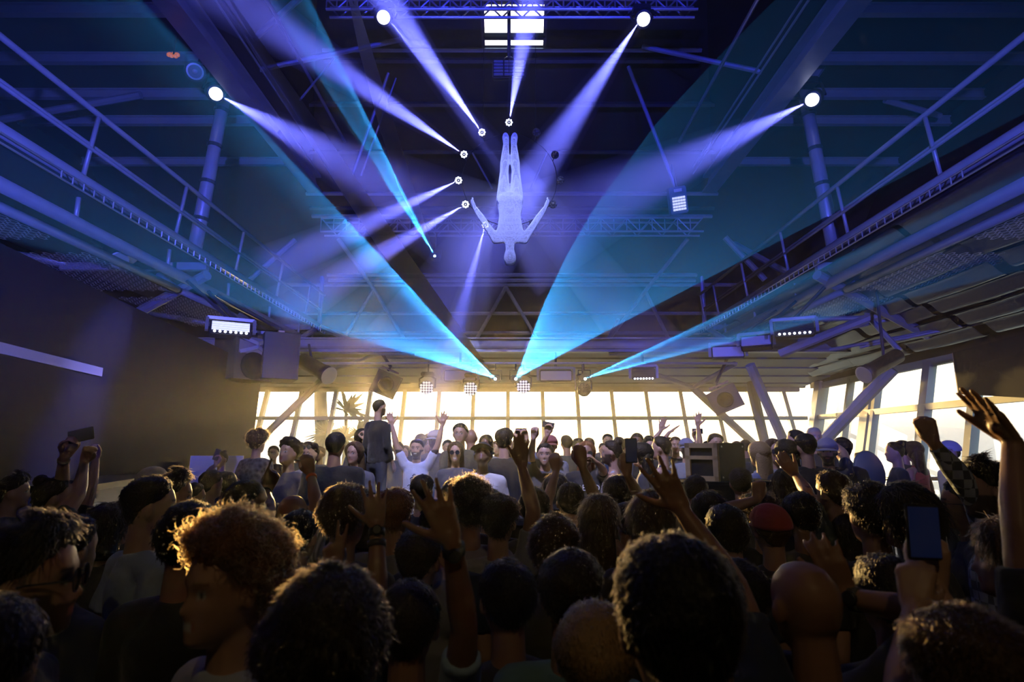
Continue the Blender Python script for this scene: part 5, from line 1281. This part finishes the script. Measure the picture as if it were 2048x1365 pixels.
# --- second row
P(303, 954, 2.5, -38, 'buzz-cut man in a pale blue T-shirt looking right', (.36, .46, .60), 'fade', 'black', 'light', strand=3000, hy=-18)
P(345, 943, 3.05, -55, 'quiff-haired man in profile behind the buzz-cut man', (.15, .22, .42), 'quiff', 'dark', 'light', hy=-10)
P(382, 1004, 1.95, -5, 'round black head in front of the ginger curls', BLK, 'short', 'black', 'tan', strand=4000)
P(492, 954, 2.75, -30, 'shaven-headed man pointing one finger up, dark wristband', (.30, .30, .40), 'buzz', 'black', 'brown', hy=-15,
  arms=[('R', (531, 985), (555, 925), {'pose': 'point', 'el': (548, 1080, 2.55)}, 'away')], jewel=[('R', .93, (.02, .02, .02), 'band')])
P(585, 985, 3.2, -10, 'bald person in a pale ribbed T-shirt, orange wristband on the raised arm', (.50, .52, .58), 'bald', 'dark', 'tan', pat='stripe',
  arms=[('R', (622, 950), (610, 905), {'pose': 'hold', 'el': (655, 1040, 3.15)}, 'away')], jewel=[('R', .9, OR_, 'band')])
P(693, 970, 2.42, -14, 'tousled auburn-edged head with a visible ear behind the raised open hand', (.10, .09, .10), 'messy', 'brown', 'light', strand=5000)
P(790, 978, 3.0, -5, 'messy-haired head behind the big spread hand', GRY, 'messy', 'ginger', 'light', strand=2500)
P(914, 956, 3.3, 0, 'short-haired head left of the lilac hood', OLV, 'short', 'dark', 'tan', strand=1500)
P(941, 962, 3.0, 8, 'curly head over a pale lilac hooded top', (.34, .32, .46), 'curly', 'dark', 'light', strand=3000)
P(978, 978, 3.7, 0, 'round dark head before the white-shirted disc jockey', BLK, 'short', 'black', 'tan')
P(998, 990, 2.9, -14, 'wavy-topped head with a sunlit jaw, bare forearm raised beside it', (.34, .36, .40), 'messy', 'dark', 'light', strand=3500,
  arms=[('R', (1044, 935), (1042, 885), {'pose': 'flat', 'el': (1052, 990, 2.9), 'D': 2.95}, 'away')])
P(1110, 1034, 2.25, -40, 'wavy blond-edged head turned right in the middle of the crowd', OLV, 'messy', 'brown', 'light', strand=5000)
P(1197, 992, 2.9, -25, 'long-haired woman touching her mouth, thin shoulder straps', (.04, .045, .05), 'long', 'brown', 'light', tank=True, strand=2500, arms=[('R', (1252, 1112), (1226, 1080), {'pose': 'fist', 'el': (1275, 1180, 2.85)}, 'side')])
P(1254, 1004, 3.4, 0, 'round-headed person right of the long-haired woman', BLK, 'short', 'dark', 'tan')
P(1302, 985, 2.5, -5, 'person with long straight brown hair behind the raised right hand', (.06, .05, .045), 'long', 'brown', 'light', strand=2500)
P(1140, 965, 3.6, 5, 'person filming with both hands high, second phone from the middle', CHAR, 'short', 'dark', 'light',
  arms=[('L', (1112, 945), (1108, 912), {'pose': 'hold'}, 'away'), ('R', (1165, 935), (1160, 905), {'pose': 'hold', 'el': (1195, 1010, 3.5)}, 'away')])
P(1237, 955, 3.9, 0, 'person behind raising a phone with a lit screen', CHAR, 'bob', 'dark', 'light', arms=[('R', (1254, 950), (1252, 920), {'pose': 'hold'}, 'away')])
phone(PEOPLE[(1237, 955)]['R'] + Vector((.03, -.02, .04)), (0, 0, 1), (0, -1, 0), 'raised phone with pale lit screen left of the plywood speaker', True)
P(1538, 1006, 2.8, -10, 'person in a red baseball cap turned away, curls at the ear', CHAR, 'messy', 'brown', 'light', cap=((.42, .05, .06),), hy=12)
P(1520, 990, 3.3, 0, 'curly head behind the red cap with a raised fist', BLK, 'curly', 'brown', 'light', strand=1500, arms=[('L', (1516, 1000), (1518, 955), {'pose': 'fist', 'D': 3.2}, 'away')])
P(1664, 942, 3.4, 20, 'light brown-haired person stretching one bare arm to the left', (.05, .07, .08), 'short', 'brown', 'light', strand=2500, arms=[('L', (1592, 952), (1568, 922), {'pose': 'relax', 'el': (1640, 1005, 3.3)}, 'away')])
P(1737, 968, 2.5, 3, 'broad man in a black T-shirt from behind, wavy black hair', BLK, 'messy', 'black', 'light', strand=4000, wide=1.1)
P(1815, 974, 2.35, 35, 'woman with swept hair turned left behind the raised phone', (.07, .07, .08), 'bob', 'black', 'light', strand=2500)
P(1925, 958, 2.9, 60, 'man in sunglasses under the checked sleeve', CHAR, 'short', 'black', 'tan', glasses='dark')
P(1978, 918, 2.6, 62, 'man in a checked shirt thrusting his fist up at the right', (.28, .33, .38), 'quiff', 'black', 'light', sleeve='long', pat='check', beard=True,
  arms=[('R', (1866, 885), (1850, 848), {'pose': 'fist', 'el': (1945, 965, 2.55)}, 'away')])
P(2018, 1042, 1.85, 55, 'brown-haired woman in profile at the right edge', OLV, 'bob', 'brown', 'light', strand=4000)
P(30, 948, 4.2, -60, 'man with slick dark hair at the left edge in violet light', CHAR, 'quiff', 'black', 'light')
P(110, 953, 3.45, -45, 'woman at the left with both arms up holding a phone', OLV, 'bun', 'dark', 'light', smile=True, key='w',
  arms=[('L', (128, 915), (146, 886), {'pose': 'hold'}, 'cam'), ('R', (168, 925), (184, 892), {'pose': 'fist'}, 'cam')], jewel=[('L', .9, (.1, .08, .05), 'band')])
phone(PEOPLE['w']['L'] + Vector((.05, -.02, .03)), (.9, 0, .2), (0, -1, 0), 'phone in the raised hands at the left', False)
P(152, 964, 4.0, -30, 'person behind the phone-holding woman with one arm up', CHAR, 'bob', 'dark', 'light', arms=[('R', (192, 920), (186, 892), {'pose': 'fist', 'el': (200, 955, 3.9)}, 'cam')])
P(305, 936, 4.6, -20, 'person in a flat light cap before the pale bar', GRY, 'short', 'dark', 'light', cap=((.35, .33, .3),), hy=-20)
P(386, 966, 4.4, -60, 'small dark profile behind the quiff-haired man', CHAR, 'short', 'black', 'light')
P(424, 941, 5.0, -30, 'cropped head before the pale display board', BLK, 'fade', 'dark', 'light')
P(455, 945, 5.3, 10, 'person in the shade right of the cropped head', CHAR, 'short', 'black', 'light')
# --- around the booth and on the stage
P(444, 902, 8.0, 165, 'person with white necklace raising a phone before the pale display board', NAVY, 'bun', 'dark', 'light', arms=[('R', (432, 930), (436, 912), {'pose': 'hold'}, 'cam')])
phone(PEOPLE[(444, 902)]['R'] + Vector((0, -.03, .03)), (.3, 0, 1), (0, -1, 0), 'pale phone raised before the display board', False)
P(517, 862, 7.6, -12, 'curly auburn-haired man in a black patterned shirt near the wall edge', (.10, .10, .13), 'afro', 'brown', 'light', pat='dots', strand=1500)
P(580, 877, 5.7, 160, 'young man in a dark sweater facing the crowd, tousled hair', (.07, .065, .09), 'curly', 'dark', 'light', hp=-12, smile=False)
P(622, 884, 6.6, 170, 'person with white sunglasses pushed up on the forehead', GRY, 'messy', 'dark', 'light', glasses='up')
P(672, 865, 5.6, 0, 'heavy-set man in black from behind', BLK, 'short', 'black', 'tan', wide=1.35, sleeve='long')
P(725, 857, 7.8, -25, 'person filming with a small camera left of the tall man', CHAR, 'short', 'dark', 'light', arms=[('R', (735, 885), (733, 872), {'pose': 'hold', 'D': 7.6}, 'side')])
P(759, 797, 7.3, -28, 'tall man in black standing on a case above the crowd', BLK, 'buzz', 'dark', 'light', beard=True, sleeve='long', z0=STAGE_Z + ph, hy=-20, wide=.9)
P(711, 884, 6.2, 165, 'long-haired woman facing the crowd beside the heavy-set man', (.10, .10, .12), 'long', 'brown', 'light')
P(834, 878, 7.5, 178, 'bearded man in a white printed T-shirt with both hands high', (.60, .62, .70), 'short', 'dark', 'light', beard=True, smile=True, print_=blob_print(),
  arms=[('R', (783, 848), (776, 822), {'pose': 'open'}, 'cam'), ('L', (884, 852), (890, 828), {'pose': 'open'}, 'cam')])
P(912, 884, 6.8, 178, 'curly-haired woman in glasses facing the crowd', (.08, .08, .09), 'long', 'brown', 'light', glasses='clear', smile=True)
P(966, 886, 5.75, 175, 'disc jockey in a white T-shirt and black cap looking down', (.60, .57, .54), 'short', 'black', 'brown', cap=(BLK,), hp=-38, wide=1.08)
P(1008, 857, 6.6, 5, 'person in a dark jacket with a tufted head left of the raised fist', BLK, 'messy', 'black', 'light', sleeve='long')
P(1090, 886, 6.2, 172, 'smiling person with headphones pushing a fist up', CHAR, 'short', 'dark', 'light', smile=True, arms=[('R', (1067, 878), (1071, 850), {'pose': 'fist', 'el': (1058, 915, 6.2)}, 'cam')])
P(1100, 872, 7.6, 178, 'person in a red cap holding a phone above the headphones wearer', GRY, 'short', 'dark', 'light', cap=((.3, .08, .08),), arms=[('R', (1094, 872), (1096, 858), {'pose': 'hold'}, 'cam')])
phone(PEOPLE[(1100, 872)]['R'] + Vector((.0, -.03, .02)), (1, 0, -.2), (0, -1, 0), 'phone held flat above the red cap', False)
P(1046, 880, 8.0, 175, 'person with both hands round a phone left of the raised fist', CHAR, 'short', 'dark', 'light', arms=[('R', (1030, 880), (1034, 868), {'pose': 'hold'}, 'cam'), ('L', (1054, 880), (1050, 868), {'pose': 'hold'}, 'cam')])
phone((PEOPLE[(1046, 880)]['R'] + PEOPLE[(1046, 880)]['L']) / 2 + Vector((0, -.02, .01)), (1, 0, 0), (0, -1, 0), 'phone held between two hands against the glass', False)
P(1172, 883, 6.0, 176, 'curly blond woman in a black lettered T-shirt, hand at her mouth', (.02, .02, .024), 'long', 'ginger', 'tan', print_=text_print(['DE   O'], .085, 1.27), glasses='clear', arms=[('L', (1196, 928), (1184, 916), {'pose': 'hold'}, 'side')])
P(1224, 880, 5.8, 75, 'bearded man in a white strapped vest looking left', (.45, .45, .5), 'bun', 'dark', 'light', beard=True, tank=True)
P(1285, 886, 5.9, 70, 'dark-haired woman in profile looking left, short fringe', CHAR, 'long', 'black', 'light')
P(1322, 873, 6.3, 60, 'bare-shouldered man in a vest turned left', CHAR, 'short', 'dark', 'light', tank=True)
P(1312, 878, 8.4, 170, 'far person waving both hands under the window bars', CHAR, 'short', 'dark', 'light', arms=[('R', (1322, 862), (1326, 838), {'pose': 'open', 'D': 8.3}, 'cam')])
P(1350, 874, 8.8, 172, 'far person with one bent wrist raised beside the waving hand', CHAR, 'short', 'brown', 'light', arms=[('R', (1338, 866), (1352, 856), {'pose': 'flat', 'D': 8.7}, 'down')])
P(1372, 878, 7.6, 170, 'person in a cap filming with a small lit phone', GRY, 'short', 'dark', 'light', cap=((.2, .2, .3),), arms=[('L', (1392, 882), (1393, 872), {'pose': 'hold'}, 'cam')])
phone(PEOPLE[(1372, 878)]['L'] + Vector((0, -.03, .02)), (1, 0, 0), (0, -1, 0), 'tiny lit phone above the plywood speaker', True)
P(1416, 882, 7.8, 175, 'person stretching one straight arm high with fingers spread', CHAR, 'short', 'dark', 'light', arms=[('R', (1396, 848), (1395, 822), {'pose': 'open', 'el': (1402, 872, 7.8), 'up': 1}, 'cam')])
P(1430, 867, 7.4, 178, 'dark-haired man above the black speaker side facing the crowd', GRY, 'short', 'dark', 'light')
P(1518, 884, 5.7, 30, 'woman with long ash-blond hair right of the booth', (.16, .18, .30), 'long', 'blond', 'light')
P(1545, 880, 6.2, 176, 'woman in big sunglasses facing the crowd', GRY, 'bob', 'brown', 'light', glasses='dark')
P(1572, 880, 5.6, 10, 'black-haired person before the sunglasses woman', BLK, 'bob', 'black', 'light')
P(1592, 860, 6.6, 60, 'violet-lit man in profile among the right group', CHAR, 'short', 'black', 'light')
P(1610, 868, 5.5, 5, 'broad man in a black shirt from behind, right group', BLK, 'fade', 'black', 'light', wide=1.2)
P(1626, 853, 7.2, 170, 'shaven-headed man by the corner post', CHAR, 'buzz', 'grey', 'light')
P(1652, 878, 5.7, 150, 'man in a grey cap shading his brow, blue printed shirt', NAVY, 'short', 'dark', 'light', cap=((.3, .3, .36),), beard=True, print_=text_print(['* * *', ' * * '], .08, 1.3, (.35, .4, .75)),
  arms=[('L', (1672, 890), (1650, 884), {'pose': 'flat', 'el': (1712, 930, 5.55)}, 'down')])
P(1684, 876, 6.3, 0, 'cropped man from behind leaning by the thick window post', BLK, 'fade', 'dark', 'light')
P(1788, 883, 6.8, 70, 'woman in a loose dark shirt looking left by the glass', (.035, .045, .05), 'bun', 'dark', 'light', wide=1.15)
P(1803, 881, 7.4, 20, 'dark head just behind the loose-shirted woman', CHAR, 'short', 'dark', 'light')
P(1826, 883, 7.3, 30, 'long-haired woman in a coral top by the glass', (.55, .10, .06), 'long', 'brown', 'light', tank=True)
P(1898, 883, 6.6, 85, 'man in a white cap and lavender shirt by the glass', (.40, .42, .75), 'short', 'dark', 'light', cap=((.6, .6, .62),), wide=1.15)
# --- far silhouettes along the glass
far = [(797, 884, 9.6, 'short', 'far head just left of the raised left hand of the printed T-shirt'), (842, 868, 9.0, 'short', 'far round head above the printed T-shirt man'), (856, 871, 9.4, 'curly', 'far curly head right of the printed T-shirt man'),
       (870, 862, 8.6, 'cap', 'far person in a white cap near the waving right hand'), (921, 847, 7.6, 'short', 'tall cropped head standing out against the glass'), (942, 857, 8.2, 'bald', 'broad-shouldered bald person against the glass'),
       (895, 880, 10.0, 'short', 'far head between the waving hand and the tall cropped head'), (973, 871, 8.8, 'bob', 'far bobbed head above the black cap'), (994, 882, 10.2, 'short', 'far small head left of the tufted head'),
       (1133, 871, 9.2, 'short', 'far head right of the phone held flat'), (1155, 878, 9.6, 'messy', 'far tousled head above the curly blond woman'), (1178, 876, 10.0, 'short', 'far head under the window post right of centre'),
       (1207, 886, 10.2, 'short', 'far head left of the bearded vest man'), (1238, 874, 9.0, 'short', 'far head right above the bearded vest man'), (1252, 879, 10.4, 'bob', 'far narrow head left of the fringe woman'),
       (1274, 867, 8.6, 'short', 'far lean head above the fringe woman'), (1299, 873, 8.2, 'messy', 'far blond-edged head left of the waving hands'), (1338, 876, 10.6, 'long', 'far long-haired head beside the bent wrist'),
       (1384, 884, 10.8, 'short', 'far head behind the small lit phone'), (1452, 886, 9.8, 'bob', 'far head over the right end of the black speaker'), (1472, 884, 9.2, 'long', 'far pale long-haired person right of the speaker'),
       (1490, 880, 10.0, 'short', 'far head left of the ash-blond woman'), (775, 890, 9.8, 'messy', 'far head in the sun glare right of the tall man'), (640, 893, 9.4, 'short', 'far head in front of the palms'), (812, 892, 10.4, 'bob', 'far bobbed head half behind the raised arm'),
       (600, 886, 9.0, 'bob', 'far head left of the palms'), (548, 892, 9.4, 'short', 'far head beside the auburn curls'), (1060, 888, 10.4, 'short', 'far head under the raised fist'), (1215, 868, 10.8, 'short', 'far tall head close to the glass'), (1720, 905, 8.6, 'short', 'far head right of the thick window post')]
for i, (px, py, d, hr, lab) in enumerate(far):
    P(px, py, d, (175, 10, 200, 160)[i % 4], lab, (CHAR, BLK, GRY, NAVY, OLV)[i % 5], 'short' if hr == 'cap' else hr, ('dark', 'black', 'brown')[i % 3], ('light', 'tan', 'light', 'brown')[i % 4],
      cap=((.55, .55, .57),) if hr == 'cap' else None)
# --- people who fill the dark middle of the floor
mid = [(600, 1020, 2.6, 'short', 'black', 'dark head between the ribbed T-shirt and the pointing man'), (740, 1000, 3.3, 'bob', 'dark', 'bobbed dark head behind the open raised hand'), (880, 1000, 2.6, 'short', 'black', 'dark head right behind the big spread hand'),
       (1068, 975, 3.3, 'short', 'dark', 'dark head between the raised forearm and the filming person'), (1330, 1010, 3.6, 'short', 'black', 'dark head in the shadow under the booth'), (1420, 985, 3.4, 'bob', 'black', 'dark bob below the black speaker'),
       (1452, 1010, 2.5, 'short', 'black', 'dark head right of the raised open hand'), (1600, 985, 3.0, 'short', 'black', 'dark head between red cap and outstretched arm'), (1855, 1010, 3.2, 'short', 'black', 'dark head above the raised phone'),
       (215, 1010, 3.0, 'bob', 'black', 'dark bob between the phone-holding woman and the buzz-cut man'), (138, 1030, 2.0, 'short', 'black', 'dark head above the bearded profile'), (250, 1000, 3.9, 'short', 'black', 'dark head at the pale bar front'),
       (545, 1010, 3.7, 'messy', 'dark', 'dark tousled head under the pointing hand'), (1015, 1120, 1.75, 'short', 'black', 'dark head under the sunlit jaw'), (1480, 1120, 1.9, 'short', 'black', 'dark head right behind the largest head'),
       (1770, 1110, 1.7, 'short', 'black', 'dark head between bald man and phone'), (1700, 1030, 3.3, 'bob', 'dark', 'dark bob left of the broad black T-shirt'), (1390, 950, 4.3, 'short', 'dark', 'dark head right at the booth below the plywood front'),
       (1575, 940, 4.3, 'bob', 'dark', 'dark bob right of the booth'), (1480, 935, 4.6, 'short', 'dark', 'dark head below the blue-lit hair'), (845, 950, 4.4, 'short', 'dark', 'dark head under the white printed shirt'), (1110, 950, 4.5, 'bob', 'dark', 'dark bob before the headphones wearer')]
for i, (px, py, d, hr, hc_, lab) in enumerate(mid):
    P(px, py, d, random.uniform(-20, 20), lab, (BLK, CHAR, NAVY, OLV)[i % 4], hr, hc_, ('light', 'tan')[i % 2])

par((-.8, -1.6, 2.7), (-5.6, 9.0, 5.0), 8000, (.10, .12, 1.0), R(42), 'added blue fill lamp on a tall stand at the left', drop=-2.69)  # added behind the camera to brighten the underside of the left gallery
par((.8, -1.6, 2.7), (5.6, 9.0, 5.0), 5500, (.10, .12, 1.0), R(42), 'added blue fill lamp on a tall stand at the right', drop=-2.69)  # its added twin, brightening the right gallery
par((-2.6, 2.2, 7.6), (-4.6, 9.5, 7.6), 900, (.08, .09, 1.0), R(60), 'blue wash lamp on the front truss at the left', drop=3.4)
par((2.6, 2.2, 7.6), (4.6, 9.5, 7.6), 700, (.08, .09, 1.0), R(60), 'blue wash lamp on the front truss at the right', drop=3.4)
par((.3, 3.0, 7.9), at(1020, 400, 9.5), 5200, (.40, .46, 1.0), R(24), 'spot on the front truss trained on the hanging figure', drop=3.1)
par((-1.2, 2.6, 7.8), (.3, 8.0, 1.6), 3500, (.45, .48, 1.0), R(60), 'violet wash lamp on the front truss over the stage', drop=3.2)
par((-1.5, 4.5, 8.2), (-.5, 11.5, 8.6), 900, (.03, .04, 1.0), R(95), 'added deep blue fill flood on the roof left of the figure', drop=2.9)  # added to turn the air under the roof deep blue
par((1.5, 4.5, 8.2), (.5, 11.5, 8.6), 900, (.03, .04, 1.0), R(95), 'added deep blue fill flood on the roof right of the figure', drop=2.9)  # second added flood for the same blue air
par((0, -2.6, 6.5), (0, 4.0, 1.4), 62, (1.0, .74, .36), R(95), 'added dim amber fill lamp over the back of the room', drop=4.4)  # added warm fill that lifts skin and hair in the near crowd
